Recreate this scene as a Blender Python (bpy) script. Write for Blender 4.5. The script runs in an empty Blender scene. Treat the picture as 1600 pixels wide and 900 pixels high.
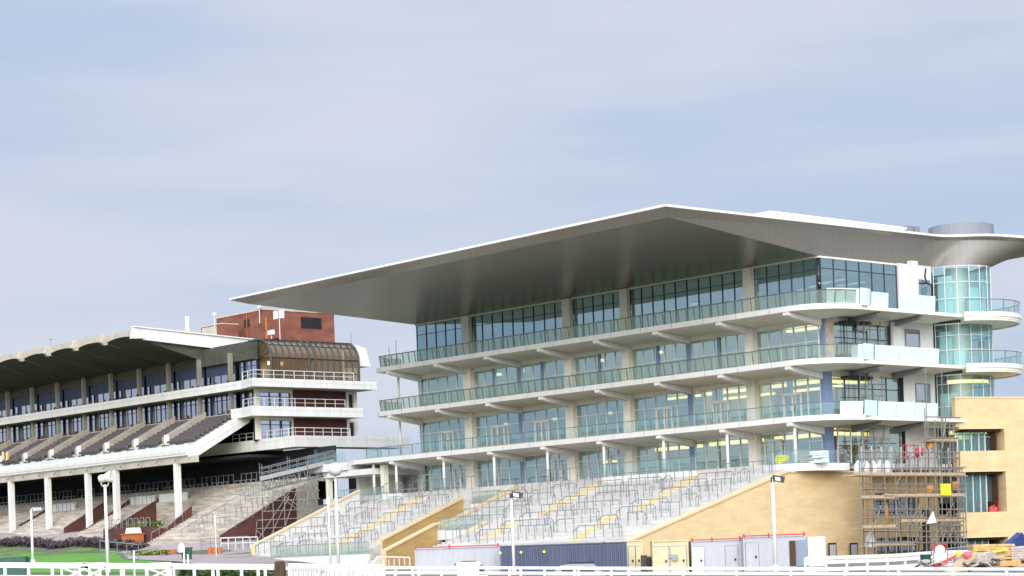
import bpy, bmesh, math, random
from mathutils import Vector, Matrix
import numpy as np
rnd = random.Random(7)
C = bpy.context.scene.collection
# ------------------------------------------------------------------ survey of the place
F = 3377.; CX, CY = 800., 885.; ROLL = math.radians(2.0); CZ = 1.7
O = (27., 184.); A = (-.659, .752); B = (.752, .659); TH = math.atan2(-.752, .659)
def uv(px, py):
    dx = px-CX; dy = CY-py; c, s = math.cos(ROLL), math.sin(ROLL)
    return (dx*c+dy*s)/F, (-dx*s+dy*c)/F
def W(a, b, z=0.): return Vector((O[0]+a*A[0]+b*B[0], O[1]+a*A[1]+b*B[1], z))
def S(a, b, z): return (-a, b, z)                      # stand frame -> its local xyz
def onb(px, py, b):                                    # measured point on a wall parallel to the stand front
    u, v = uv(px, py); X0 = O[0]+b*B[0]; Y0 = O[1]+b*B[1]
    a = (X0-u*Y0)/(u*A[1]-A[0]); Y = Y0+a*A[1]
    return a, CZ+v*Y
def ona(px, py, a):                                    # measured point on a wall square to the stand front
    u, v = uv(px, py); X0 = O[0]+a*A[0]; Y0 = O[1]+a*A[1]
    b = (X0-u*Y0)/(u*B[1]-B[0]); Y = Y0+b*B[1]
    return b, CZ+v*Y
def atD(px, py, Y):
    u, v = uv(px, py); return Vector((u*Y, Y, CZ+v*Y))
# ------------------------------------------------------------------ materials
def newmat(name):
    m = bpy.data.materials.new(name); m.use_nodes = True
    return m, m.node_tree.nodes, m.node_tree.links
def mat(name, col, rough=.7, var=.12, scale=1.5, streak=None, metal=0., spec=.4, bump=0., emit=None, fine=6.):
    m, n, l = newmat(name); p = n['Principled BSDF']
    p.inputs['Roughness'].default_value = rough; p.inputs['Metallic'].default_value = metal
    p.inputs['Specular IOR Level'].default_value = spec
    if emit:
        p.inputs['Emission Color'].default_value = (*col, 1); p.inputs['Emission Strength'].default_value = emit
    tc = n.new('ShaderNodeTexCoord'); mp = n.new('ShaderNodeMapping'); l.new(tc.outputs['Object'], mp.inputs[0])
    if streak: mp.inputs['Scale'].default_value = streak
    t = n.new('ShaderNodeTexNoise'); t.inputs['Scale'].default_value = scale; t.inputs['Detail'].default_value = 6
    t.inputs['Roughness'].default_value = .65
    l.new(mp.outputs[0], t.inputs['Vector'])
    t2 = n.new('ShaderNodeTexNoise'); t2.inputs['Scale'].default_value = scale*fine; t2.inputs['Detail'].default_value = 3
    l.new(mp.outputs[0], t2.inputs['Vector'])
    ad = n.new('ShaderNodeMath'); ad.operation = 'MULTIPLY_ADD'; ad.inputs[1].default_value = .35
    l.new(t2.outputs['Fac'], ad.inputs[0]); l.new(t.outputs['Fac'], ad.inputs[2])
    r = n.new('ShaderNodeMapRange'); r.inputs['From Min'].default_value = .42; r.inputs['From Max'].default_value = .92
    r.inputs['To Min'].default_value = 1-var; r.inputs['To Max'].default_value = 1+var
    l.new(ad.outputs[0], r.inputs['Value'])
    mx = n.new('ShaderNodeMix'); mx.data_type = 'RGBA'; mx.blend_type = 'MULTIPLY'; mx.inputs[0].default_value = 1
    mx.inputs[6].default_value = (*col, 1); l.new(r.outputs[0], mx.inputs[7]); l.new(mx.outputs[2], p.inputs['Base Color'])
    if bump:
        b = n.new('ShaderNodeBump'); b.inputs['Strength'].default_value = bump; b.inputs['Distance'].default_value = .05
        l.new(ad.outputs[0], b.inputs['Height']); l.new(b.outputs[0], p.inputs['Normal'])
    return m
def brickmat(name, c1, c2, mortar, w, h, ms=.012, rough=.8, var=.15, blotch=None):
    m, n, l = newmat(name); p = n['Principled BSDF']; p.inputs['Roughness'].default_value = rough
    p.inputs['Specular IOR Level'].default_value = .25
    tc = n.new('ShaderNodeTexCoord'); sp = n.new('ShaderNodeSeparateXYZ'); l.new(tc.outputs['Object'], sp.inputs[0])
    ad = n.new('ShaderNodeMath'); l.new(sp.outputs[0], ad.inputs[0]); l.new(sp.outputs[1], ad.inputs[1])
    cb = n.new('ShaderNodeCombineXYZ'); l.new(ad.outputs[0], cb.inputs[0]); l.new(sp.outputs[2], cb.inputs[1])
    bt = n.new('ShaderNodeTexBrick'); l.new(cb.outputs[0], bt.inputs['Vector']); bt.inputs['Scale'].default_value = 1
    bt.inputs['Color1'].default_value = (*c1, 1); bt.inputs['Color2'].default_value = (*c2, 1); bt.inputs['Mortar'].default_value = (*mortar, 1)
    bt.inputs['Brick Width'].default_value = w; bt.inputs['Row Height'].default_value = h; bt.inputs['Mortar Size'].default_value = ms
    mp = n.new('ShaderNodeMapping'); mp.inputs['Scale'].default_value = (.55, 1.3, 1); l.new(cb.outputs[0], mp.inputs[0])
    t = n.new('ShaderNodeTexNoise'); t.inputs['Scale'].default_value = .8; t.inputs['Detail'].default_value = 7; l.new(mp.outputs[0], t.inputs['Vector'])
    r = n.new('ShaderNodeMapRange'); r.inputs['From Min'].default_value = .3; r.inputs['From Max'].default_value = .7
    r.inputs['To Min'].default_value = 1-var; r.inputs['To Max'].default_value = 1+var; l.new(t.outputs['Fac'], r.inputs['Value'])
    mx = n.new('ShaderNodeMix'); mx.data_type = 'RGBA'; mx.blend_type = 'MULTIPLY'; mx.inputs[0].default_value = 1
    l.new(bt.outputs['Color'], mx.inputs[6]); l.new(r.outputs[0], mx.inputs[7]); out = mx.outputs[2]
    if blotch:
        t3 = n.new('ShaderNodeTexNoise'); t3.inputs['Scale'].default_value = 2.2; t3.inputs['Detail'].default_value = 4; l.new(mp.outputs[0], t3.inputs['Vector'])
        r3 = n.new('ShaderNodeMapRange'); r3.inputs['From Min'].default_value = .58; r3.inputs['From Max'].default_value = .72
        r3.inputs['To Max'].default_value = .6; l.new(t3.outputs['Fac'], r3.inputs['Value'])
        m3 = n.new('ShaderNodeMix'); m3.data_type = 'RGBA'; l.new(r3.outputs[0], m3.inputs[0]); l.new(out, m3.inputs[6]); m3.inputs[7].default_value = (*blotch, 1)
        out = m3.outputs[2]
    l.new(out, p.inputs['Base Color'])
    return m
def glass(name, tint, refl, reflcol=(1, 1, 1), rough=.015, diff=0., dcol=(.6, .7, .7), wob=.0):
    m, n, l = newmat(name); n.remove(n['Principled BSDF']); o = n['Material Output']
    t = n.new('ShaderNodeBsdfTransparent'); t.inputs[0].default_value = (*tint, 1)
    g = n.new('ShaderNodeBsdfGlossy'); g.inputs['Roughness'].default_value = rough; g.inputs['Color'].default_value = (*reflcol, 1)
    lf = n.new('ShaderNodeLayerWeight'); lf.inputs[0].default_value = .5
    l5 = n.new('ShaderNodeMath'); l5.operation = 'POWER'; l5.inputs[1].default_value = 4.; l.new(lf.outputs['Facing'], l5.inputs[0])
    lw = n.new('ShaderNodeMath'); lw.operation = 'MULTIPLY'; lw.inputs[1].default_value = .7; l.new(l5.outputs[0], lw.inputs[0])
    ma = n.new('ShaderNodeMath'); ma.operation = 'ADD'; ma.use_clamp = True; ma.inputs[1].default_value = refl; l.new(lw.outputs[0], ma.inputs[0])
    tc = n.new('ShaderNodeTexCoord'); ns = n.new('ShaderNodeTexNoise'); ns.inputs['Scale'].default_value = .45; l.new(tc.outputs['Object'], ns.inputs['Vector'])
    bp = n.new('ShaderNodeBump'); bp.inputs['Strength'].default_value = wob; bp.inputs['Distance'].default_value = .05
    l.new(ns.outputs['Fac'], bp.inputs['Height']); l.new(bp.outputs[0], g.inputs['Normal'])
    mx = n.new('ShaderNodeMixShader'); l.new(ma.outputs[0], mx.inputs[0]); l.new(t.outputs[0], mx.inputs[1]); l.new(g.outputs[0], mx.inputs[2])
    out = mx.outputs[0]
    if diff:
        d = n.new('ShaderNodeBsdfDiffuse'); d.inputs[0].default_value = (*dcol, 1)
        m2 = n.new('ShaderNodeMixShader'); m2.inputs[0].default_value = diff; l.new(out, m2.inputs[1]); l.new(d.outputs[0], m2.inputs[2]); out = m2.outputs[0]
    l.new(out, o.inputs['Surface'])
    return m
M = {}
M['white'] = mat('white_paint', (.73, .72, .69), .55, .08, .8, streak=(2.5, 2.5, .35))
M['white_old'] = mat('old_white_paint', (.71, .695, .65), .6, .13, .9, streak=(2.2, 2.2, .3))
M['cream'] = mat('cream_render', (.75, .72, .63), .7, .09, .7, streak=(2, 2, .4))
M['sheet'] = mat('protective_film', (.66, .79, .81), .6, .06, 1.5)
M['concrete'] = mat('pale_concrete', (.54, .52, .485), .85, .22, .9, streak=(.35, 1.6, 1.6), bump=.15)
M['concrete_tan'] = mat('weathered_concrete', (.47, .42, .34), .85, .22, .7, bump=.1)
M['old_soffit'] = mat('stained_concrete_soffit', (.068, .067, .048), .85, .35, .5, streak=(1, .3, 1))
M['old_step'] = mat('worn_shade_streaked_step', (.45, .395, .325), .9, .60, 1.0, streak=(.35, 3.0, 3.0), bump=.1)  # strong streaks imitate the light and dark of treads and risers
M['yellow_step'] = mat('yellow_step_paint', (.74, .58, .26), .7, .18, 2.0)
M['soffit'] = mat('bronze_grey_metal_soffit', (.275, .252, .225), .29, .05, .35, metal=.55, spec=.5)
M['soffit_end'] = mat('bronze_grey_end_soffit', (.25, .23, .21), .58, .06, .35, metal=.2, spec=.4)
M['roof_top'] = mat('white_roof_membrane', (.78, .79, .80), .5, .04, .4)
M['steel'] = mat('galvanised_steel', (.24, .255, .27), .5, .15, 3, metal=.3)
M['scaffold_steel'] = mat('rusty_scaffold_tube', (.235, .215, .19), .6, .35, 2, metal=.2)
M['dark_steel'] = mat('dark_green_grey_steel', (.10, .14, .13), .5, .15, 3)
M['frame_white'] = mat('pale_window_frame', (.72, .74, .72), .5, .05, 2)
M['frame_navy'] = mat('dark_blue_window_frame', (.035, .05, .085), .5, .2, 2)
M['frame_dark'] = mat('dark_bronze_frame', (.03, .028, .026), .5, .2, 2)
M['blue_panel'] = mat('blue_grey_cladding', (.18, .25, .40), .5, .08, 2)
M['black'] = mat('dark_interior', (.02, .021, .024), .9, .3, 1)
M['interior'] = mat('plastered_interior', (.74, .71, .63), .9, .2, .35)
M['interior_floor'] = mat('interior_floor', (.38, .36, .32), .6, .2, .8)
M['stone'] = brickmat('buff_ashlar', (.68, .505, .275), (.64, .475, .26), (.60, .455, .26), 1.1, .32, .014, .85, .11, blotch=(.74, .60, .43))
M['stone_deep'] = brickmat('deep_buff_ashlar', (.47, .31, .125), (.43, .285, .12), (.42, .29, .14), 1.1, .32, .01, .85, .12, blotch=(.50, .38, .22))
M['coping'] = mat('sandstone_coping', (.68, .53, .31), .8, .08, 1)
M['brick'] = brickmat('brown_brick', (.115, .040, .032), (.090, .032, .028), (.11, .06, .05), .25, .085, .012, .85, .25)
M['brick_red'] = brickmat('red_brick', (.235, .075, .045), (.19, .06, .038), (.22, .11, .08), .25, .085, .012, .85, .25)
M['glass_top'] = glass('dark_teal_glass', (.45, .62, .62), .42, (.70, .88, .92), wob=.02)
M['glass'] = glass('clear_green_glass', (.88, .96, .92), .34, (.80, .96, .93), wob=.02)
M['glass_old'] = glass('old_blue_glass', (.35, .40, .48), .55, (.92, .95, 1.), wob=.02)
M['glass_tower'] = glass('pale_teal_glass', (.60, .80, .80), .09, (.60, .78, .82), rough=.38, diff=.16, dcol=(.36, .52, .53), wob=.02)
M['glass_rail'] = glass('green_rail_glass', (.90, .94, .91), .05, (.85, .93, .90), diff=.14, dcol=(.50, .56, .51))
M['glass_rail_clear'] = glass('clear_rail_glass', (.90, .96, .95), .05, (.85, .95, 1.), diff=.05, dcol=(.55, .66, .66))
M['glass_vault'] = glass('bronze_tinted_glass', (.44, .32, .20), .10, (1, .86, .66), diff=.25, dcol=(.36, .25, .14))
M['light'] = mat('warm_ceiling_light', (1., .76, .32), .5, .02, 1, emit=1.6)
M['light_white'] = mat('pale_ceiling_light', (1., .86, .55), .5, .02, 1, emit=1.3)
M['timber'] = mat('scaffold_timber', (.46, .35, .22), .8, .3, 2, streak=(1, 1, 5))
M['grass'] = mat('rough_grass', (.105, .115, .06), .95, .5, .35, bump=.3, fine=20)
M['lawn'] = mat('mown_lawn', (.082, .24, .014), .95, .28, .30, streak=(.35, 1, 1), bump=.2, fine=20)
M['paving'] = mat('pinkish_paving', (.33, .275, .26), .9, .22, .5, bump=.1)
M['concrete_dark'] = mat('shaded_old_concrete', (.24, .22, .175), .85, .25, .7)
M['lead'] = mat('lead_grey_cladding', (.20, .205, .225), .6, .08, .6, streak=(2, 2, .3))
M['silver'] = mat('silver_car_paint', (.30, .31, .32), .3, .05, 2)
M['divider'] = mat('seat_divider_concrete', (.36, .325, .265), .85, .25, .8)
M['mud'] = mat('muddy_yard', (.17, .145, .12), .95, .4, .5, bump=.2)
M['joint'] = mat('mortar_joint', (.36, .29, .19), .9, .1, 1)
M['track'] = mat('worn_turf', (.24, .21, .10), .95, .45, .3, fine=15)
M['hedge'] = mat('purple_hedge_leaf', (.060, .042, .052), .8, .5, 3)
M['hedge_light'] = mat('mauve_hedge_leaf', (.15, .115, .12), .8, .4, 3)
M['leaf'] = mat('green_leaf', (.050, .105, .022), .7, .5, 3)
M['leaf_yellow'] = mat('yellow_green_leaf', (.30, .30, .04), .7, .5, 3)
M['navy'] = mat('navy_container_paint', (.062, .078, .135), .5, .25, 1, streak=(1, 1, .3))
M['cabin_grey'] = mat('pale_grey_cabin_steel', (.42, .43, .46), .5, .12, 1, streak=(2, 2, .4))
M['cabin_cream'] = mat('cream_cabin_steel', (.60, .51, .31), .55, .14, 1.2, streak=(2, 2, .5))
M['red'] = mat('red_paint', (.50, .045, .05), .5, .15, 2)
M['blue_grey'] = mat('blue_grey_door', (.27, .33, .41), .5, .08, 1)
M['orange_brick'] = brickmat('orange_board', (.52, .16, .045), (.46, .14, .04), (.4, .15, .06), .8, .25, .01, .8, .15)
M['seat'] = mat('plum_seat_plastic', (.105, .085, .082), .5, .55, 1.6)
M['green_box'] = mat('dark_green_plastic', (.015, .07, .045), .5, .3, 2)
M['rail_white'] = mat('white_running_rail', (.66, .67, .67), .5, .04, 2)
M['wood_dark'] = mat('dark_wet_timber', (.075, .042, .025), .9, .45, 3, streak=(3, 3, .5), bump=.4)
M['yellow'] = mat('yellow_sign_board', (.85, .80, .03), .5, .05, 2)
M['black_paint'] = mat('black_paint', (.015, .015, .015), .5, .2, 2)
M['orange'] = mat('orange_plastic', (.56, .27, .08), .6, .2, 2)
M['amber'] = mat('amber_timber_bundle', (.50, .33, .13), .7, .45, 4)
M['pink'] = mat('pink_plastic', (.62, .14, .19), .5, .2, 3)
M['tarp'] = mat('navy_tarpaulin', (.02, .04, .16), .4, .2, 2)
M['rubble'] = mat('broken_concrete', (.42, .36, .30), .9, .3, 3)
M['rubber'] = mat('black_rubber', (.02, .02, .02), .8, .2, 3)
M['car_white'] = mat('white_car_paint', (.80, .80, .80), .25, .03, 2)
M['car_glass'] = glass('car_window', (.15, .17, .19), .25)
M['render_white'] = mat('white_render', (.68, .68, .66), .7, .08, .6, streak=(2, 2, .5))
M['pinkgrey'] = mat('unfinished_column', (.50, .40, .34), .85, .3, 2)
# ------------------------------------------------------------------ mesh helpers
class MB:
    def __init__(s): s.v = []; s.f = []; s.m = []; s.k = 0
    def add(s, vs, fs, k=None):
        o = len(s.v); s.v += [tuple(p) for p in vs]
        for f in fs: s.f.append([i+o for i in f]); s.m.append(s.k if k is None else k)
        return s
    def hexa(s, q, k=None):       # 8 corners, bottom ring then top ring
        return s.add(q, [(0, 3, 2, 1), (4, 5, 6, 7), (0, 1, 5, 4), (1, 2, 6, 5), (2, 3, 7, 6), (3, 0, 4, 7)], k)
    def box(s, x0, x1, y0, y1, z0, z1, k=None):
        return s.hexa([(x0, y0, z0), (x1, y0, z0), (x1, y1, z0), (x0, y1, z0), (x0, y0, z1), (x1, y0, z1), (x1, y1, z1), (x0, y1, z1)], k)
    def sb(s, a0, a1, b0, b1, z0, z1, k=None): return s.box(-max(a0, a1), -min(a0, a1), min(b0, b1), max(b0, b1), z0, z1, k)
    def poly(s, pts, ext, k=None):   # polygon extruded by a vector
        n = len(pts); e = Vector(ext); v = [Vector(p) for p in pts]; v += [p+e for p in v]
        return s.add(v, [list(range(n))[::-1], list(range(n, 2*n))]+[(i, (i+1) % n, (i+1) % n+n, i+n) for i in range(n)], k)
    def prof(s, bz, a0, a1, k=None): return s.poly([S(a0, b, z) for b, z in bz], (-(a1-a0), 0, 0), k)
    def beam(s, p, q, w, h, k=None):  # box bar between two points
        p = Vector(p); q = Vector(q); d = (q-p).normalized(); up = Vector((0, 0, 1))
        if abs(d.z) > .95: up = Vector((0, 1, 0))
        x = d.cross(up).normalized()*w/2; y = x.cross(d).normalized()*h/2
        return s.hexa([p-x-y, p+x-y, p+x+y, p-x+y, q-x-y, q+x-y, q+x+y, q-x+y], k)
    def tube(s, p, q, r, n=6, k=None, r2=None):
        p = Vector(p); q = Vector(q); d = (q-p).normalized(); up = Vector((0, 0, 1)) if abs(d.z) < .9 else Vector((1, 0, 0))
        x = d.cross(up).normalized(); y = x.cross(d); r2 = r if r2 is None else r2
        v = [p+(x*math.cos(t)+y*math.sin(t))*r for t in [2*math.pi*i/n for i in range(n)]]
        v += [q+(x*math.cos(t)+y*math.sin(t))*r2 for t in [2*math.pi*i/n for i in range(n)]]
        return s.add(v, [list(range(n))[::-1], list(range(n, 2*n))]+[(i, (i+1) % n, (i+1) % n+n, i+n) for i in range(n)], k)
    def path(s, pts, r, n=5, k=None):
        for p, q in zip(pts, pts[1:]): s.tube(p, q, r, n, k)
        return s
    def loft(s, rows, closed=False, k=None):   # rows of equal length
        n = len(rows[0]); v = [p for r in rows for p in r]; f = []
        for i in range(len(rows)-1):
            for j in range(n if closed else n-1):
                f.append((i*n+j, i*n+(j+1) % n, (i+1)*n+(j+1) % n, (i+1)*n+j))
        return s.add(v, f, k)
    def lathe(s, c, axis, prof, n=12, k=None):  # prof: (distance along axis, radius)
        c = Vector(c); d = Vector(axis).normalized(); up = Vector((0, 0, 1)) if abs(d.z) < .9 else Vector((1, 0, 0))
        x = d.cross(up).normalized(); y = x.cross(d)
        rows = [[c+d*h+(x*math.cos(2*math.pi*i/n)+y*math.sin(2*math.pi*i/n))*max(r, 1e-3) for i in range(n)] for h, r in prof]
        return s.loft(rows, True, k)
    def mesh(s, name, mats, shift=(0, 0, 0), smooth=False, fix=True):
        me = bpy.data.meshes.new(name); sx, sy, sz = shift
        me.from_pydata([(x-sx, y-sy, z-sz) for x, y, z in s.v], [], s.f)
        for m in (mats if isinstance(mats, (list, tuple)) else [mats]): me.materials.append(M[m])
        me.polygons.foreach_set('material_index', s.m)
        if smooth: me.polygons.foreach_set('use_smooth', [True]*len(s.f))
        me.update()
        if fix:
            bm = bmesh.new(); bm.from_mesh(me); bmesh.ops.recalc_face_normals(bm, faces=bm.faces); bm.to_mesh(me); bm.free()
        return me
OFF = {}
def tag(o, label=None, cat=None, group=None, kind=None):
    if label: o['label'] = label
    if cat: o['category'] = cat
    if group: o['group'] = group
    if kind: o['kind'] = kind
    return o
def root(name, p, label, cat, group=None, stand=True, rz=0.):
    """Empty at a thing's base; p is (a,b,z) of the stand frame or a world xyz."""
    o = bpy.data.objects.new(name, None); C.objects.link(o); o.empty_display_size = .5
    if stand: o.location = W(*p); o.rotation_euler.z = TH; OFF[o] = Vector(S(*p))
    else: o.location = p; o.rotation_euler.z = rz; OFF[o] = Vector(p)
    return tag(o, label, cat, group)
def part(name, mb, mats, parent, smooth=False, label=None, fix=True):
    o = bpy.data.objects.new(name, mb.mesh(name, mats, smooth=smooth, fix=fix)); C.objects.link(o); o.parent = parent
    o.location = -OFF[parent] if parent in OFF else (0, 0, 0)
    if label: o['label'] = label
    return o
def inst(name, me, parent, loc, rz=0.):      # a shared mesh placed (in the frame) as part of a thing or of a part
    o = bpy.data.objects.new(name, me); C.objects.link(o); o.parent = parent
    l = Vector(loc); o.location = l-OFF[parent] if parent in OFF else l; o.rotation_euler.z = rz
    return o
def solo(name, mb, mats, label, cat, group=None, kind=None, stand=True, smooth=False, fix=True):
    v = mb.v; x = [p[0] for p in v]; y = [p[1] for p in v]; z = [p[2] for p in v]
    c = ((min(x)+max(x))/2, (min(y)+max(y))/2, min(z))
    o = bpy.data.objects.new(name, mb.mesh(name, mats, c, smooth, fix)); C.objects.link(o)
    if stand: o.location = W(-c[0], c[1], c[2]); o.rotation_euler.z = TH
    else: o.location = c
    return tag(o, label, cat, group, kind)
def copy_tree(o, parent=None):
    c = o.copy(); C.objects.link(c)
    if parent: c.parent = parent
    for ch in list(o.children): copy_tree(ch, c)
    return c
# ------------------------------------------------------------------ ground
GP = []
def gp(px, py, D, dz=0.):
    p = atD(px, py, D); GP.append((p.x, p.y, p.z-dz))
for q in [(0, 879, 105, 1.35), (270, 880, 105, 1.35), (540, 881, 105, 1.35), (700, 886, 100, 1.3), (1150, 887.5, 100, 1.3), (1600, 889, 100, 1.3),
          (0, 857.5, 262, 0), (100, 860, 252, 0), (225, 864, 238, 0), (330, 866, 222, 0), (398, 868, 214, 0), (500, 880, 206, 0), (586, 888, 199, 0),
          (1240, 893, 154, 0), (1000, 897, 156, 0), (800, 902, 158, 0), (700, 903, 160, 0), (1500, 872, 176, 0), (0, 872, 195, 0), (200, 875, 185, 0), (1590, 880, 150, 0), (600, 893, 150, 0)]: gp(*q)
for a, b, z in [(128, -9, 8.1), (150, -9, 9.2), (114, -9.5, 7.7), (101, -10.5, 7.1), (84, -14, 5.6), (74, -13, 5.4), (60, -14, 4.3), (60, 5, 5.), (100, 20, 7), (30, 10, 3), (0, 10, 1.8), (-15, 10, 1.6), (20, -12, 2.2), (40, -10, 2.6)]:
    w = W(a, b); GP.append((w.x, w.y, z))
for x, y, z in [(0, 0, 0), (-30, 10, .2), (30, 10, -.2), (-40, 60, .8), (30, 60, -.4), (0, 50, .2), (-170, 120, 4.), (120, 120, -1.), (-170, 300, 9.5), (160, 300, 1.5), (0, 420, 6.), (-300, 420, 9), (300, 420, 3)]: GP.append((x, y, z))
P_ = GPT = np.array(GP); d_ = np.hypot(P_[:, None, 0]-P_[None, :, 0], P_[:, None, 1]-P_[None, :, 1])
n_ = len(GP); K_ = np.zeros((n_+1, n_+1)); K_[:n_, :n_] = d_; K_[:n_, n_] = 1; K_[n_, :n_] = 1
GWT = np.linalg.solve(K_, np.append(P_[:, 2], 0))
def gz(x, y):
    z = float(np.hypot(GPT[:, 0]-x, GPT[:, 1]-y)@GWT[:-1]+GWT[-1])
    r = math.hypot(x, y-200); t = min(1, max(0, (r-350)/300.))
    return max(-2.5, min(11., z))*(1-t)+2.*t
def gza(a, b):
    w = W(a, b); return gz(w.x, w.y)
xs = sorted(set([-3000, -1500, -800, -450]+list(range(-300, 301, 6))+[450, 800, 1500, 3000]))
ys = sorted(set([-400, -150, -60]+list(range(-20, 441, 6))+[500, 600, 800, 1200, 2000, 4000]))
g = MB(); g.loft([[(x, y, gz(x, y)) for x in xs] for y in ys])
tag(solo('ground', g, 'grass', None, None, kind='structure', stand=False, smooth=True))
def sheet(name, pts, m, dz, step=2.5):
    """a flat covering that follows the ground inside a polygon (world xy)"""
    x0 = min(p[0] for p in pts); x1 = max(p[0] for p in pts); y0 = min(p[1] for p in pts); y1 = max(p[1] for p in pts)
    bm = bmesh.new(); vs = [bm.verts.new((p[0], p[1], 0)) for p in pts]; bm.faces.new(vs)
    k = x0+step
    while k < x1:
        gg = bm.verts[:]+bm.edges[:]+bm.faces[:]; bmesh.ops.bisect_plane(bm, geom=gg, plane_co=(k, 0, 0), plane_no=(1, 0, 0)); k += step
    k = y0+step
    while k < y1:
        gg = bm.verts[:]+bm.edges[:]+bm.faces[:]; bmesh.ops.bisect_plane(bm, geom=gg, plane_co=(0, k, 0), plane_no=(0, 1, 0)); k += step
    for v in bm.verts: v.co.z = gz(v.co.x, v.co.y)+dz
    bmesh.ops.recalc_face_normals(bm, faces=bm.faces)
    me = bpy.data.meshes.new(name); bm.to_mesh(me); bm.free(); me.materials.append(M[m])
    o = bpy.data.objects.new(name, me); C.objects.link(o); tag(o, kind='structure'); return o
def gxy(px, D): u = uv(px, 870)[0]; return (u*D, D)
wa = lambda a, b: tuple(W(a, b))[:2]
sheet('concourse', [wa(160, -13.5), wa(160, -6), wa(100, -7), wa(90, -10), wa(60, -8), wa(57.5, -20), gxy(590, 192), gxy(480, 170), gxy(300, 182), gxy(200, 205), gxy(190, 240), gxy(100, 254), gxy(0, 264)], 'paving', .05)
sheet('lawn', [gxy(-60, 150), gxy(-60, 265), gxy(0, 261), gxy(100, 251), gxy(180, 240), gxy(195, 200), gxy(258, 180), gxy(270, 150)], 'lawn', .03)
sheet('track', [gxy(-60, 60), gxy(-60, 112), gxy(520, 112), gxy(700, 122), gxy(1700, 122), gxy(1700, 60)], 'track', .02)
sheet('works_yard', [gxy(560, 124), gxy(600, 186), gxy(900, 172), gxy(1300, 176), gxy(1700, 190), gxy(1700, 124)], 'mud', .03)
# ================================================================== the modern grandstand
ZG, Z3, Z2, Z1, ZT = 9.6, 13.42, 18.15, 22.70, 27.2
stand = root('grandstand', (27, 2, 2.5), 'long modern white grandstand with a broad grey metal roof and three glass-fronted balconies', 'grandstand')
# --- roof
TW = (-.25, 18.45)                                    # centre of the round glass tower
def circ(r, t): return (TW[0]-r*math.cos(t), TW[1]+r*math.sin(t))   # t=0 faces the end side
def spline(pts, n):
    """Catmull-Rom through the points, n steps per span"""
    out = []
    for i in range(len(pts)-1):
        p0 = Vector(pts[max(i-1, 0)]); p1 = Vector(pts[i]); p2 = Vector(pts[i+1]); p3 = Vector(pts[min(i+2, len(pts)-1)])
        for k in range(n):
            t = k/n; out.append(tuple(.5*((2*p1)+(p2-p0)*t+(2*p0-5*p1+4*p2-p3)*t*t+(3*p1-p0-3*p2+p3)*t**3)))
    return out+[tuple(pts[-1])]
e_fl = spline([(-1.6, 12, 29.72), (-1.65, 15.0, 29.75), (-2.6, 16.6, 29.76), (-4.5, 18.4, 29.68), (-5.9, 20.9, 29.5), (-6.3, 23.6, 29.35), (-5.3, 26.6, 29.3), (-2, 29.3, 29.3)], 4)
f_fl = spline([(-1.2, 12, 29.42), (-1.25, 14.9, 29.45), (-2.2, 16.6, 29.45), (-4.05, 18.6, 29.38), (-5.4, 21.0, 29.2), (-5.8, 23.4, 29.05), (-4.9, 26.2, 29.0), (-1.9, 28.7, 29.0)], 4)
tw_in = [circ(3.1, math.radians(-90+200*i/(len(e_fl)-9))) for i in range(len(e_fl)-8)]
i_fl = [(0, 10.4+(15.2-10.4)*i/8, ZT) for i in range(8)]+[(p[0], p[1], ZT) for p in tw_in]
edge = [(59.5, 24, 29.4), (59.5, -20, 29.25), (-1.6, -20, 29.55), (-1.6, -6, 29.6), (-1.6, 6, 29.68)]+e_fl
fold = [(58.6, 24, 28.7), (58.0, -18.8, 28.75), (-.76, -18.8, 28.88), (-1.2, -6, 29.25), (-1.2, 6, 29.4)]+f_fl
mb = MB()
mb.loft([[S(*p) for p in fold[:2]], [S(54.8, 24, ZT), S(54.8, 0, ZT)]])
mb.loft([[S(58.0, -18.8, 28.75), S(-.76, -18.8, 28.88)], [S(54.8, 0, ZT), S(0, 0, ZT)]])
mb.loft([[S(p[0], p[1], p[2]-.02) for p in edge], [S(*p) for p in fold]])
me_ = MB(); fo = fold[2:]; inn = [(0, 0, ZT), (0, 1.5, ZT), (0, 6, ZT)]+i_fl
rows = []
for q in range(6):
    t = q/5; rows.append([S(f[0]+(n_[0]-f[0])*t, f[1]+(n_[1]-f[1])*t, f[2]+(n_[2]-f[2])*t+.22*math.sin(math.pi*t)*min(1, c_/7)) for c_, (f, n_) in enumerate(zip(fo, inn))])
me_.loft(rows)
def planks(m):
    n = m.node_tree.nodes; l = m.node_tree.links
    tc = n.new('ShaderNodeTexCoord'); sp = n.new('ShaderNodeSeparateXYZ'); l.new(tc.outputs['Object'], sp.inputs[0])
    w = n.new('ShaderNodeMath'); w.operation = 'FRACT'; mu = n.new('ShaderNodeMath'); mu.operation = 'MULTIPLY'; mu.inputs[1].default_value = 1/.9
    ad = n.new('ShaderNodeMath'); l.new(sp.outputs[0], ad.inputs[0]); l.new(sp.outputs[1], ad.inputs[1]); l.new(ad.outputs[0], mu.inputs[0]); l.new(mu.outputs[0], w.inputs[0])
    gt = n.new('ShaderNodeMath'); gt.operation = 'GREATER_THAN'; gt.inputs[1].default_value = .88; l.new(w.outputs[0], gt.inputs[0])
    p = n['Principled BSDF']; src = p.inputs['Base Color'].links[0].from_socket
    mx = n.new('ShaderNodeMix'); mx.data_type = 'RGBA'; ml = n.new('ShaderNodeMath'); ml.operation = 'MULTIPLY'; ml.inputs[1].default_value = .16
    l.new(gt.outputs[0], ml.inputs[0]); l.new(ml.outputs[0], mx.inputs[0]); l.new(src, mx.inputs[6]); mx.inputs[7].default_value = (.12, .11, .10, 1); l.new(mx.outputs[2], p.inputs['Base Color'])
planks(M['soffit']); planks(M['soffit_end'])
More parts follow.
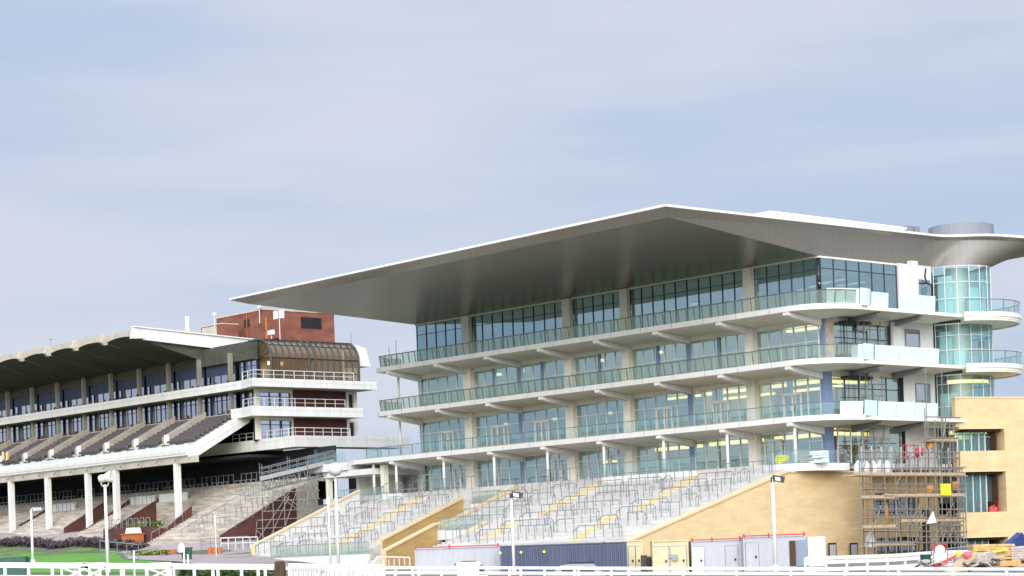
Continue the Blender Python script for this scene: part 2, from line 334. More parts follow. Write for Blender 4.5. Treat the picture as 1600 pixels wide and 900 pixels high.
soff = part('roof_soffit', mb, 'soffit', stand); part('end_soffit', me_, 'soffit_end', stand, smooth=True)
tp = MB(); top = [(p[0], p[1], p[2]+.165) for p in edge]
cen = (28, 6, 30.0)
tp.add([S(*p) for p in top]+[S(*cen)], [(i, (i+1) % len(top), len(top)) for i in range(len(top))])
roof = part('roof', tp, 'roof_top', stand)
et = MB()
et.loft([[S(p[0], p[1], p[2]-.03) for p in edge], [S(p[0], p[1], p[2]+.17) for p in edge]])
part('roof_edge_trim', et, 'white', roof)
# --- plant on the roof
pm = MB(); pm.sb(8, 15, 3, 22, 29.7, 32.25); 
for k in range(63): pm.sb(7.93, 8.0, 3.05+k*.3, 3.2+k*.3, 30, 32.1)
pm.sb(7.85, 15.1, 2.9, 22.1, 32.25, 32.45)
part('plant_room', pm, 'white', roof)
for b_, c_ in ((22.4, 23.2), (23.5, 24.3)): pv = MB(); pv.sb(8, 11, b_, c_, 29.7, 32.7); part('vent_box', pv, 'lead', roof)
dr = MB(); dr.lathe(S(5.2, 26.9, 29.5), (0, 0, 1), [(0, 3.05), (2.95, 3.05), (3.0, 2.95), (3.0, 0)], 40)
part('roof_drum', dr, 'lead', roof, smooth=False)
# --- columns
cols = [(45.85, 47.0), (30.85, 31.9), (23.0, 23.95), (7.45, 8.4)]
for a0, a1 in cols:
    c = MB(); c.sb(a0, a1, -.45, .35, ZG-1, ZT-.02); part('column', c, 'cream', stand)
# --- balconies -------------------------------------------------------------
def arc(r0, r1, n): return [(-r1*math.sin(t), -r0*math.cos(t)) for t in [math.pi/2*i/n for i in range(1, n+1)]]
def balcony(zt, aL, name='balcony', set_back=0., dense=True, ring=True):
    front = [((54.8, 2), (aL, 2)), ((54.8, 0), (aL, -2.6)), ((54.6, 0), (aL-.5, -3.9)), ((54., 0), (aL-1.6, -4.3))]
    front += [((x, 0), (x, -4.3)) for x in (46, 38, 30, 22, 14, 6, 2.0, .3)]
    front += [((0, 0), (p[0]+.0, p[1])) for p in arc(4.3, 4.0, 6)] + [((0, .6), (-4.0, .6))]
    end = [((0, .6), (-3.7, .6)), ((0, 5), (-3.7, 5)), ((0, 10), (-3.7, 10)), ((0, 14.9), (-3.7, 14.9))]
    angs = [math.radians(t) for t in range(-46, 131, 8)]
    tower = [(circ(3.05, t), circ(5.75, t)) for t in angs]
    def slab(mb, prs, prof_):
        rows = []
        for q, z in prof_: rows.append([S(i[0]+(o[0]-i[0])*q, i[1]+(o[1]-i[1])*q, z) for i, o in prs])
        mb.loft(rows+[rows[0]])
        n = len(prof_); 
        for k in (0, -1): mb.add([r[k] for r in rows], [list(range(n))])
    sl = MB()
    slab(sl, front, [(0, zt-.12), (.965, zt-.12), (.965, zt-.42), (0, zt-.85)])
    slab(sl, end, [(0, zt-.10), (1, zt-.10), (1, zt-.40), (0, zt-.62)])
    if ring: slab(sl, tower, [(0, zt-.12), (.97, zt-.12), (.97, zt-.60), (.25, zt-.78), (0, zt-.78)])
    bal = part('balcony', sl, 'cream', stand)
    fa = MB()
    slab(fa, front, [(.968, zt), (1.0, zt), (1.0, zt-.46), (.968, zt-.46)])
    if ring: slab(fa, tower, [(.972, zt+.02), (1.0, zt+.02), (1.0, zt-.38), (.972, zt-.38)])
    if ring: slab(fa, tower, [(.88, zt-.385), (.955, zt-.385), (.955, zt-.75), (.88, zt-.75)])
    part('fascia', fa, 'white', bal)
    fj = MB()
    for k in range(14): fj.sb(1.9+k*3.875, 1.9+k*3.875+.05, -4.304, -4.301, zt-.45, zt-.01)
    part('fascia_joint', fj, 'joint', bal)
    for k in range(8):
        a = .2+7.75*k; br = MB()
        br.prof([(-.02, zt-.86), (-4.15, zt-.44), (-4.25, zt-.50), (-4.25, zt-.74), (-3.6, zt-.92), (-.02, zt-1.45)], a-.3, a+.3); part('bracket', br, 'white', bal)
    for b in (3.5, 9.2):        # raw end brackets left without cladding
        br = MB(); br.poly([S(-.05, b, zt-.62), S(-3.3, b, zt-.45), S(-3.3, b, zt-.75), S(-.05, b, zt-1.2)], (0, .35, 0)); part('bracket', br, 'steel', bal)
    # glass rail
    d = set_back
    run = []
    def along(p, q, step):
        L = math.hypot(q[0]-p[0], q[1]-p[1]); n = max(1, round(L/step)); return [(p[0]+(q[0]-p[0])*i/n, p[1]+(q[1]-p[1])*i/n) for i in range(n)]
    y = -4.2+d
    run += along((aL-.1-d, -.2), (aL-.6-d, y+.4), 1.9)+along((aL-1.6-d, y), (.3, y), 1.92)
    run += [(.3, y)]+[(p[0], p[1]) for p in arc(-y, 3.9-d, 3)]
    tr = [circ(5.65, math.radians(t)) for t in range(-44, 125, 19)]
    M1 = None
    def panels(run, clear):
        for (p, q) in zip(run, run[1:]):
            dx, dy = -(q[0]-p[0]), q[1]-p[1]; L = math.hypot(dx, dy); rz = math.atan2(dy, dx)
            key = (round(L, 1), clear)
            if key not in PAN:
                m = MB(); h = 1.12; ln = .16 if not clear else .04
                def lean(x0, x1, y0, y1, z0, z1, k): m.hexa([(x0, y0, z0), (x1, y0, z0), (x1, y1, z0), (x0, y1, z0), (x0, y0-ln*z1/h, z1), (x1, y0-ln*z1/h, z1), (x1, y1-ln*z1/h, z1), (x0, y1-ln*z1/h, z1)], k)
                lean(.02, L-.02, -.008, .008, 0, h, 0)
                pw = .05 if not clear else .035
                for x in ((.03, L/2) if not clear else (.03,)): lean(x-pw/2, x+pw/2, .02, .11, -.02, h-.03, 1)
                lean(0, L, -.02, .05, h-.035, h+.025, 1)
                PAN[key] = m.mesh('glass_panel', ['glass_rail_clear', 'steel'] if clear else ['glass_rail', 'dark_steel'])
            inst('glass_panel', PAN[key], bal, S(p[0], p[1], zt+.0), rz)
    panels(run, not dense)
    if ring: panels(tr, True)
    return bal
PAN = {}
b1 = balcony(Z1, 57.3); b2 = balcony(Z2, 57.5)
b3 = balcony(Z3, 62.2, set_back=.85, dense=False, ring=False)
def film(bal, zt, runs, hs):
    """balustrades at the end still wrapped in pale blue film"""
    for pts, h in zip(runs, hs):
        m = MB()
        for p, q in zip(pts, pts[1:]):
            m.hexa([S(p[0], p[1], zt), S(q[0], q[1], zt), S(q[0]+.06, q[1]+.03, zt), S(p[0]+.06, p[1]+.03, zt),
                    S(p[0]-.10, p[1]-.02, zt+h), S(q[0]-.10, q[1]-.02, zt+h), S(q[0]-.04, q[1]+.03, zt+h), S(p[0]-.04, p[1]+.03, zt+h)])
        part('wrapped_glass_panel', m, 'sheet', bal, label='pale blue film-wrapped glass balustrade panel')
zz = Z1
film(b1, Z1-.08, [[(-2.9, -2.6), (-3.6, -1.2), (-3.9, .4)], [(-3.95, .45), (-3.9, 1.4), (-3.55, 2.3)], [(-3.6, 2.35), (-3.6, 4.6)], [(-3.7, 6.0), (-3.7, 9.0)], [(-3.7, 9.05), (-3.7, 10.9)]], [1.35, 1.45, 1.25, 1.3, 1.3])
film(b2, Z2-.08, [[(-3.7, -.6), (-3.95, .5)], [(-3.95, .55), (-3.6, 2.4)], [(-3.7, 2.45), (-3.7, 5.6)], [(-3.7, 5.65), (-3.7, 8.8)], [(-3.7, 8.85), (-3.7, 11.2)]], [1.25, 1.35, 1.3, 1.3, 1.3])
film(b3, Z3-.08, [[(-3.1, -1.6), (-3.8, .5)], [(-3.95, .55), (-3.6, 2.6)], [(-3.7, 2.65), (-3.7, 5.0)], [(-3.7, 5.05), (-3.7, 7.6)], [(-3.7, 7.65), (-3.7, 10.7)]], [1.2, 1.3, 1.25, 1.25, 1.25])
# --- set-back deck strip of the lowest balcony and the link deck to the old stand
dk = MB(); dk.sb(1, 61, -3.6, -.1, Z3-.1, Z3+.12); part('balcony_deck', dk, 'timber', b3)
# --- walls: bands above the windows, interior, floors
heads = {}
for nm, z0, px, py in (('2', Z2, 897, 558), ('3', Z3, 900, 632.5), ('g', ZG, 901, 705)):
    heads[nm] = onb(px, py, 0)[1]
H2, H3, HG = heads['2'], heads['3'], heads['g']
for zb, zt in ((H2, Z1-.86), (H3, Z2-.86), (HG, Z3-.86)):
    wl = MB(); wl.sb(54.8, 0, 0, .25, zb, zt+.3); wl.sb(-.0, .25, .25, 10.4, zb+.1, zt+.3); part('wall', wl, 'cream', stand)
ib = MB()
for z in (Z1, Z2, Z3, ZG): ib.sb(54.7, .3, .3, 20, z-.5, z-.06)
part('floor', ib, 'interior_floor', stand)
ic = MB()
for z in (26.35, H2+.12, H3+.12, HG+.12): ic.sb(54.7, .3, .3, 20, z-.05, z)
part('ceiling', ic, 'interior', stand)
iw = MB()
for z0, z1, b in ((Z1, 26.3, 8.5), (Z2, H2+.07, 2.4), (Z3, H3+.07, 4.6), (ZG, HG+.07, 5.5)):
    iw.sb(54.6, 10, b, b+.2, z0-.06, z1); iw.sb(10, 9.8, b, 19, z0-.06, z1); iw.sb(9.8, .4, 11, 11.2, z0-.06, z1)
    for a in (47, 38.9, 31.4, 23.4, 15.7): iw.sb(a-.12, a+.12, 1.6 if z0 != Z1 else 5, b, z0-.06, z1)
part('interior_wall', iw, 'interior', stand)
bw = MB(); bw.sb(54.8, 54.6, .3, 20, ZG-1, ZT-.05); bw.sb(54.6, .3, 20.0, 20.3, ZG-1, ZT-.05)
part('rear_wall', bw, 'render_white', stand)
# some furniture seen through the glass: low counters
for k in range(24):
    a = 2+k*2.2+rnd.uniform(-.4, .4); z = rnd.choice((Z3, ZG, Z2, Z3)); b = rnd.uniform(1.2, 3.5); fu = MB()
    fu.sb(a, a+rnd.uniform(.5, 1.2), b, b+.5, z-.05, z+rnd.uniform(.7, 1.1)); part('counter', fu, 'blue_panel', stand)
# --- blinds and screens standing behind some panes
rb_ = random.Random(41)
for k in range(34):
    a = rb_.uniform(1, 53); w0 = rb_.choice((.7, 1.3, 1.3, 2.6)); z0, z1 = rb_.choice(((Z2, H2), (Z3, H3), (ZG, HG), (Z1, ZT-.3)))
    hh = rb_.uniform(.3, .95); bl = MB()
    if rb_.random() < .6: bl.sb(a, a+w0, .5, .53, z1-(z1-z0)*hh, z1)
    else: bl.sb(a, a+w0, .9, .95, z0, z0+(z1-z0)*hh*.7)
    part('blind', bl, rb_.choice(('interior', 'cream', 'cabin_grey', 'frame_dark', 'blue_grey')), stand)
# --- temporary tubes and raw soffit pieces at the unfinished end
for zt in (Z2, Z3, ZG):
    tt = MB()
    for b in (3.6, 4.4, 5.2, 6.6): tt.tube(S(-1.0, b, zt), S(-1.0, b+.05, zt+3.7), .045, 5)
    for z in (.9, 1.9, 2.9): tt.tube(S(-1.0, 3.3, zt+z), S(-1.0, 7.1, zt+z+.05), .04, 5)
    tt.tube(S(-1, 4.4, zt+.2), S(-1, 6.6, zt+2.1), .04, 5); part('temporary_prop', tt, 'steel', stand)
    rs = MB(); rs.sb(-.9, -.1, 2.2, 5.6, zt+3.35, zt+3.6); part('dark_soffit_bar', rs, 'frame_dark', stand)  # raw soffit bar, its dark colour stands in for the shaded recess
# --- ceiling lights
def light(a0, a1, b, z, w=.35, m='light', h=.10):
    q = MB(); q.sb(a0, a1, b, b+w, z-h, z); part('ceiling_light', q, m, stand)
segs = [(54.8, 47.0), (45.85, 39.25), (38.6, 31.9), (30.85, 23.95), (23.0, 16.0), (15.35, 8.4), (7.45, .35)]
for i, (a1, a0) in enumerate(segs):
    if i >= 5: light(a0+.5, a1-.4, 1.3, H3-.12, .5, h=.26); light(a0+.5, a1-.4, 3.4, H3-.55, .5, h=.22); light(a0+.4, a1-.3, 1.6, HG-.2, .5, h=.34)
    if i == 4: light(a0+.3, a1-2.6, 1.6, H3-.15, .5, h=.2); light(a0+.3, a1-.8, 1.8, HG-.25, .5, h=.3)
    if i == 3: light(a0+4.2, a0+5.6, 2.2, HG-1.0, .4, h=.2)
    if i >= 4:
        for k in range(3): light(a0+.8+k*2., a0+1.5+k*2., 2.2+k*.8, 25.25, .5, 'light_white', .10)
    if 1 <= i <= 4: light(a1-2.5, a1-2.0, 1.2, H2-.35, .4, 'light_white', .25); light(a0+1., a0+1.3, 1.6, H2-.25, .3, 'light_white', .2)
    if i in (1, 2, 3): light(a1-2.3, a1-1.9, 2.2, H3-.8, .4, 'light_white', .22)
light(.6, 3.5, 4, 25.6, .5, 'light_white', .08); light(.6, 3.5, 6.4, 25.5, .5, 'light_white', .08)
light(1.2, 5, 1.2, H2-.1, .6, h=.2)
for b in (2., 4.2, 6.4): light(.8, 1.3, b, H3-.15, 1.7, h=.25); light(.8, 1.3, b, HG-.2, 1.7, h=.3)
# --- glazing
def window(a0, a1, z0, z1, kind, b=.08, nd=None, door=None, tr=(.62,)):
    """one bay of glazing: pane in front of its frame bars"""
    gm = {'top': 'glass_top', 'mid': 'glass', 'low': 'glass'}[kind]; fm = 'frame_navy' if kind == 'top' else 'frame_white'
    p = MB(); p.sb(a0+.03, a1-.03, b, b+.03, z0, z1); w = part('window', p, gm, stand)
    f = MB(); n = nd or max(2, round(abs(a1-a0)/1.5)); t = .05 if kind == 'top' else .065
    for i in range(n+1):
        a = a0+(a1-a0)*i/n; f.sb(a-t/2, a+t/2, b-.07, b+.10, z0, z1)
    for q in tr: z = z0+(z1-z0)*q; f.sb(a0, a1, b-.05, b+.08, z-t/2, z+t/2)
    f.sb(a0, a1, b-.06, b+.09, z1-t, z1); f.sb(a0, a1, b-.06, b+.09, z0, z0+.12)
    part('window_frame', f, fm, w)
    if door is not None:
        a = a0+door; dm = MB()
        for x in (a, a+.95, a+1.9): dm.sb(x-.06, x+.06, b-.11, b+.02, z0, z0+2.35)
        dm.sb(a, a+1.9, b-.11, b+.02, z0+2.25, z0+2.40); dm.sb(a, a+1.9, b-.11, b+.02, z0, z0+.14)
        dm.sb(a+.82, a+.86, b-.16, b-.11, z0+.9, z0+1.3); dm.sb(a+1.04, a+1.08, b-.16, b-.11, z0+.9, z0+1.3)
        part('door', dm, 'white', w)
    return w
for i, (a1, a0) in enumerate(segs):
    window(a0, a1, Z2-.05, H2, 'mid', tr=(.56,))
    window(a0, a1, Z3-.05, H3, 'mid', tr=(.68,), door=(2.4, 2.2, 3.0, None, 2.1, 2.6, 2.2)[i])
    if i < 7: window(a0, a1, ZG-.05, HG, 'low', tr=(.66,), door=(.5, None, .4, .5, None, None, 4.6)[i])
for a1, a0 in ((54.8, 47.0), (45.85, 31.9), (30.85, 23.95), (23.0, 8.4), (7.45, .35)): window(a0, a1, Z1-.05, ZT-.02, 'top', tr=(.76,))
# slim blue-grey panels that fill the gaps between paired windows, and slits
for a in (38.6, 15.35): pl = MB(); pl.sb(a, a+.65, .0, .3, ZG-.05, Z1-.86); part('blue_panel', pl, 'blue_panel', stand)
for a in (42.6, 35.4, 27.3, 19.5, 11.8): pl = MB(); pl.sb(a, a+.34, .0, .06, Z2, H2-.02); part('blue_panel', pl, 'blue_panel', stand)
tq = MB(); tq.sb(54.85, -.05, -.12, .0, ZT-.14, ZT+.02); tq.sb(-.12, .0, .0, 10.4, ZT-.14, ZT+.02)
part('head_trim', tq, 'cream', stand)
# left return of the glazing
p = MB(); 
for z0, z1 in ((Z1-.05, ZT-.1), (Z2-.05, H2), (Z3-.05, H3), (ZG-.05, HG)): p.sb(54.86, 54.9, .1, 6, z0, z1)
part('window', p, 'glass_tower', stand)
# end glazing
def end_window(b0, b1, z0, z1, gm, fm, nd, trs, a=-.06):
    p = MB(); p.sb(a, a+.03, b0, b1, z0, z1); w = part('window', p, gm, stand)
    f = MB(); t = .07
    for i in range(nd+1):
        b = b0+(b1-b0)*i/nd; f.sb(a-.05, a+.08, b-t/2, b+t/2, z0, z1)
    for z in trs: f.sb(a-.045, a+.07, b0, b1, z-t/2, z+t/2)
    part('window_frame', f, fm, w)
end_window(.1, 10.3, Z1-.05, ZT-.14, 'glass_top', 'frame_navy', 6, (26.2,))
end_window(1.4, 9.0, Z2-.05, H2+.1, 'glass', 'frame_navy', 5, (Z2+2.2,))
end_window(.9, 10.2, Z3-.05, H3+.1, 'glass', 'frame_navy', 5, (Z3+2.6,))
end_window(1.6, 10.2, ZG-.05, HG+.1, 'glass', 'frame_white', 5, (ZG+2.2,))
uc = MB(); uc.sb(-.3, .1, .35, 1.3, Z2-.1, Z1-.6); part('column', uc, 'pinkgrey', stand, label='bare unfinished corner column')
cb = MB(); cb.sb(-.3, .1, -.1, .85, ZG-.1, Z2-.8); cb.sb(-.1, .2, .1, 1.3, Z2-.1, Z1-.8); part('corner_panel', cb, 'blue_panel', stand)
# white rendered wall between the end glazing and the tower, with its small windows
wr = MB(); wr.sb(-.25, .3, 10.4, 15.0, ZG-1, ZT+.05); wr.sb(-.75, -.25, 11.6, 12.5, Z1, ZT+.3)
wr.sb(-.55, -.25, 9.0, 10.4, Z2-.1, Z1-.7)
wr.sb(-.4, -.25, 4.4, 6.0, Z2+2.9, Z1-.7); wr.sb(-.4, -.25, 5.6, 7.0, Z3+3., Z2-.7); wr.sb(-.4, -.25, 5.6, 8.2, ZG+2.2, Z3-.7)
part('end_wall', wr, 'render_white', stand)
for z in (Z1, Z2, Z3):
    p = MB(); s0 = 12.7 if z == Z1 else (11.0 if z == Z2 else 12.2)
    p.sb(-.30, -.27, s0, s0+1.9, z+1.0, z+3.2); w = part('window', p, 'glass_old', stand)
    f = MB(); 
    for b in (s0-.06, s0+1.9): f.sb(-.36, -.24, b, b+.08, z+.95, z+3.25)
    for q in (z+.95, z+1.7, z+3.2): f.sb(-.36, -.24, s0, s0+1.9, q, q+.08)
    f.sb(-.35, -.24, s0+.9, s0+.98, z+1., z+1.7)
    part('window_frame', f, 'steel', w)
gap = MB(); gap.sb(-.28, .1, 10.2, 10.5, ZG, Z2-.7); gap.sb(-.28, -.22, 15.0, 15.1, ZG, ZT-.5)
gap.path([S(-.3, 14.2, ZT-.2), S(-.32, 14.0, ZT-.9), S(-.32, 14.25, ZT-1.5), S(-.32, 12.8, ZT-1.6)], .07); gap.path([S(-.32, 14.25, ZT-1.5), S(-.32, 14.9, ZT-1.6), S(-.32, 14.9, Z1+.8)], .07)
part('cable_duct', gap, 'black', stand)
# --- round glass tower
tg = MB(); angs = [math.radians(t) for t in range(-95, 136, 10)]
R_ = 3.12
for z0, z1 in ((Z1, ZT), (Z2, Z1-.7), (Z3, Z2-.7), (ZG, Z3-.7), (6.0, ZG-.4)):
    tg.loft([[S(*circ(R_, t), z0) for t in angs], [S(*circ(R_, t), z1) for t in angs]])
tower = part('glass_tower', tg, 'glass_tower', stand, smooth=True)
tf = MB()
for t in [math.radians(x) for x in range(-90, 136, 20)]:
    for z0, z1 in ((Z1, ZT), (Z2, Z1-.6), (Z3, Z2-.6), (ZG, Z3-.6), (6.0, ZG)):
        c0 = circ(R_+.03, t); tf.tube(S(*c0, z0), S(*c0, z1), .036, 4)
for z in (Z1+1.55, Z1+3.0, ZT-.08, Z2+1.5, Z2+2.8, Z1-.75, Z3+1.2, Z3+3.2, Z2-.75, ZG+2.2, Z3-.75):
    tf.path([S(*circ(R_+.03, t), z) for t in angs], .036, 4)
part('window_frame', tf, 'frame_white', tower)
ti = MB()
for z in (Z1, Z2, Z3, ZG): ti.add([S(*circ(2.95, t), z-.3) for t in angs], [list(range(len(angs)))]); ti.add([S(*circ(2.95, t), z-.62) for t in angs], [list(range(len(angs)))])
ti.loft([[S(*circ(1.2, t), ZG) for t in angs], [S(*circ(1.2, t), ZT) for t in angs]])
part('tower_core', ti, 'interior', tower)
cu = MB()   # pale blinds behind some panes, those at left added to lighten dark glass
for t0, t1, z0, z1 in ((0, 18, Z1, ZT-1.2), (60, 80, Z1, Z1+2.8), (-30, -8, Z1, Z1+2.5), (30, 44, Z2, Z2+2.8), (70, 86, Z2, Z2+2.6), (-60, -40, Z2, Z2+1.6), (10, 24, Z3, Z3+1.6), (-85, -58, Z1, Z1+3.6), (-85, -62, Z2, Z2+3.2), (-88, -55, Z3, Z3+2.4)):
    q = [math.radians(t0+(t1-t0)*i/3) for i in range(4)]; cu.loft([[S(*circ(2.9, t), z0) for t in q], [S(*circ(2.9, t), z1) for t in q]])
part('blind', cu, 'sheet', tower)
lt = MB(); q = [math.radians(-75+15*i) for i in range(9)]
for z, r in ((Z2-1.5, 2.7), (Z3-1.3, 2.7)):
    lt.loft([[S(*circ(r, t), z) for t in q], [S(*circ(r, t), z+.35) for t in q]])
part('ceiling_light', lt, 'light', tower)
# --- slim columns of the ground storey
for a in (.2, 7.95, 15.7, 23.45, 31.2, 38.95, 46.7, 54.4, 58.2):
    c = MB(); c.tube(S(a, -3.6, ZG-.4), S(a, -3.6, Z3-.55), .14, 10); part('slim_column', c, 'white', stand, smooth=True)
for z0, z1 in ((Z3, Z2-.6), (Z2, Z1-.6)):
    c = MB(); c.tube(S(56.2, -1.5, z0), S(56.2, -1.5, z1), .12, 8); part('slim_column', c, 'white', stand, smooth=True)
# ground storey: floor in front of the glass, covered area at the left end
gf = MB(); gf.sb(66, .2, -4.5, .3, ZG-.6, ZG-.05); gf.sb(66, 54.8, 0.3, 14, ZG-.6, ZG-.05)
part('ground_deck', gf, 'concrete', stand)
lc = MB(); lc.sb(78, 54.9, 8, 8.3, ZG-3, Z3-.3); part('rear_wall', lc, 'black', stand)  # black colour stands in for the shade of the void under the link
for q in ((63.2, 61.0, 2.0, 2.3, ZG, Z3-.7), (58.2, 57.2, 2.2, 2.5, ZG, Z3-.7), (64.7, 64.2, -1.0, 7, ZG, Z3-.7), (57.6, 57, -3.2, -2.6, ZG, Z3-.7), (66.4, 66, -3.8, -3.2, ZG-4, Z3-.6)):
    lw = MB(); lw.sb(*q); part('wall', lw, 'cream', stand)
# link slab at far left with its glass
lk = MB(); lk.sb(69.0, 62.0, -4.3, 6, Z3-.95, Z3-.15); lk.sb(66.5, 58, -4.0, 6, Z3-1.6, Z3-1.0); part('link_deck', lk, 'white', stand)
lg = MB(); lg.sb(69, 62.3, -4.2, -4.16, Z3-.1, Z3+1.0); part('glass_panel', lg, 'glass_rail_clear', stand)
# rounded front slab by the stone wall and the terrace-level balustrades
fs = MB(); pts = [(3.4, -4.4), (1.2, -4.95), (-.2, -4.6), (-1.3, -3.4), (-1.8, -1.7), (-1.85, .9), (3.4, .9)]
fs.poly([S(a, b, ZG-.75) for a, b in pts], (0, 0, .62)); part('curved_slab', fs, 'white', stand)
def rail(pts, zt, h, m='glass_rail_clear', step=1.5, posts=True, parent=stand):
    q = MB(); q.k = 0
    for p, r in zip(pts, pts[1:]): q.hexa([S(p[0], p[1]-.01, zt), S(r[0], r[1]-.01, zt), S(r[0]+.01, r[1]+.01, zt), S(p[0]+.01, p[1]+.01, zt), S(p[0], p[1]-.01, zt+h), S(r[0], r[1]-.01, zt+h), S(r[0]+.01, r[1]+.01, zt+h), S(p[0]+.01, p[1]+.01, zt+h)], 0)
    for p, r in zip(pts, pts[1:]):
        L = math.hypot(r[0]-p[0], r[1]-p[1]); n = max(1, round(L/step))
        for i in range(n+1): a = p[0]+(r[0]-p[0])*i/n; b = p[1]+(r[1]-p[1])*i/n; q.tube(S(a, b+.05, zt-.1), S(a, b+.05, zt+h), .03, 4, 1)
        q.tube(S(*p, zt+h), S(*r, zt+h), .03, 4, 1)
    return part('balustrade', q, [m, 'steel'], parent)
rail([(3.2, -4.4), (1.2, -4.8), (-.1, -4.45), (-1.2, -3.3), (-1.65, -1.7), (-1.7, .6)], ZG-.1, 1.1)
rail([(22.6, -4.6), (10.9, -4.6)], ZG-.05, 1.2, step=2.)
rail([(64, -4.5), (55.5, -4.5)], ZG-.4, 1.15, step=1.8)
dp = MB(); dp.sb(22.6, 10.9, -4.75, -4.5, ZG-1.0, ZG-.05); part('low_wall', dp, 'white', stand)
# --- lower storeys of the end wall, behind the scaffold
for q in ((-.2, .3, 5.2, 24, 6.95, 8.45), (-.2, .3, 5.2, 24, 3.1, 5.0), (-.18, .28, 5.1, 6.2, .6, 8.5), (-.18, .28, 12.2, 15, .6, 8.5)):
    le = MB(); le.sb(*q); part('stone_band', le, 'stone', stand)
for z0, z1 in ((5.0, 6.95), (.6, 3.1)):
    p = MB(); p.sb(.05, .08, 6.2, 24, z0, z1); w = part('window', p, 'car_glass', stand)
    f = MB()
    for k in range(10): f.sb(-.0, .1, 6.2+k*1.6, 6.27+k*1.6, z0, z1)
    f.sb(-.0, .1, 6.2, 24, (z0+z1)/2, (z0+z1)/2+.06); part('window_frame', f, 'frame_navy', w)
dw = MB(); dw.sb(2.5, 2.7, 5, 24, 0, 9); part('rear_wall', dw, 'black', stand)
gz_ = MB(); gz_.sb(-2.6, .2, 4.6, 14, ZG-.7, ZG-.2); part('end_slab', gz_, 'white', stand)
# ================================================================== the new stepped terrace
def tz(b): return 8.81+.2989*(b+5.35)
def tzl(b): return 9.06+.36*(b+4.6)          # the left blocks are steeper
terr = root('terrace', (28, -12, 2.), 'pale concrete stepped standing terrace with yellow-marked aisles below the long glass facade', 'terrace')
def steps(mb, a0, a1, b0, b1, zf, rise=.15, base=None, k=None):
    """steps from b0 (front, low) to b1; zf(b) is the mean slope"""
    n = max(1, round((zf(b1)-zf(b0))/rise)); db = (b1-b0)/n; pr = []
    zb = (zf(b0)-1.2) if base is None else base
    pr.append((b0, zb)); z = zf(b0)
    for i in range(n):
        z = zf(b0)+(zf(b1)-zf(b0))*(i+1)/n; pr.append((b0+i*db, z)); pr.append((b0+(i+1)*db, z))
    pr.append((b1, zb)); out = [pr[0]]
    for q in pr[1:]:
        if abs(q[0]-out[-1][0])+abs(q[1]-out[-1][1]) > 1e-6: out.append(q)
    mb.prof(out, a0, a1, k)
st = MB()
steps(st, .35, 25.2, -23.4, -4.6, tz, base=.5); steps(st, 25.2, 33.6, -15., -4.6, tzl, base=1.5)
steps(st, 33.6, 38.6, -6.8, -4.6, tz, base=2.); steps(st, 38.6, 57.4, -20.2, -4.6, tzl, base=1.)
steps(st, 34.4, 37.0, -21, -7.2, lambda b: 2.6+(b+21)*.2, base=1.)
part('steps', st, 'concrete', terr)
for A0, B0, A1, B1 in ((7.6, -15.2, 10.4, -4.8), (7.0, -22.9, 9.35, -15.9), (20.0, -15., 22.6, -4.8), (20.2, -21., 21.3, -15.9), (46.2, -13.5, 48.6, -4.8), (45.0, -19.6, 46.6, -13.5)):
    ym = MB(); f0 = -23.4 if A0 < 30 else -20.2; tf_ = tz if A0 < 30 else tzl; nst = round((tf_(-4.6)-tf_(f0))/.15); db = (-4.6-f0)/nst
    for j in range(nst):
        b = f0+j*db
        if b < B0 or b > B1: continue
        a = A0+(A1-A0)*(b-B0)/(B1-B0); z = tf_(f0)+(tf_(-4.6)-tf_(f0))*(j+1)/nst
        ym.sb(a-.7+.25*(j % 2), a+.55+.25*(j % 2), b-.03, b+db*.97, z-(.14 if j % 2 else .02), z+.03)
    part('aisle', ym, 'yellow_step', terr, label='yellow painted half steps of an aisle')
# landings with glass over the two stairways, dark openings below
ld = MB(); ld.sb(33.8, 38.5, -7.2, -6.6, tz(-6.8)-1.6, tz(-6.8)-.55); part('landing', ld, 'white', terr); ld = MB(); ld.sb(25.6, 33.4, -15.6, -14.9, 4.35, 5.25); part('landing', ld, 'white', terr)
dk = MB(); dk.sb(33.8, 38.4, -6.75, -6.65, 3, tz(-6.8)-1.6); part('opening', dk, 'black', terr); dk = MB(); dk.sb(25.6, 33.4, -15.05, -14.98, 2, 4.35); part('opening', dk, 'black', terr)
rail([(38.4, -7.05), (34.2, -7.05)], tz(-6.8)-.55, 1.15, 'glass_rail', 1.0, parent=terr)
rail([(33.2, -15.45), (25.9, -15.45)], 5.25, 1.15, 'glass_rail', 1.3, parent=terr)
fw = MB(); fw.sb(37.3, 53.0, -20.75, -20.45, .8, 3.3); part('low_wall', fw, 'white', terr)
rail([(53, -20.6), (37.4, -20.6)], 3.3, 1.15, 'glass_rail', 1.5, parent=terr)
tw_ = MB(); tw_.sb(52, 55.2, -4.9, -4.55, tz(-5)-.2, ZG-.05); part('low_wall', tw_, 'white', terr)
ew = MB(); ew.sb(64.5, 57.4, -4.4, -4.1, 4, ZG-.5); part('low_wall', ew, 'concrete', terr)
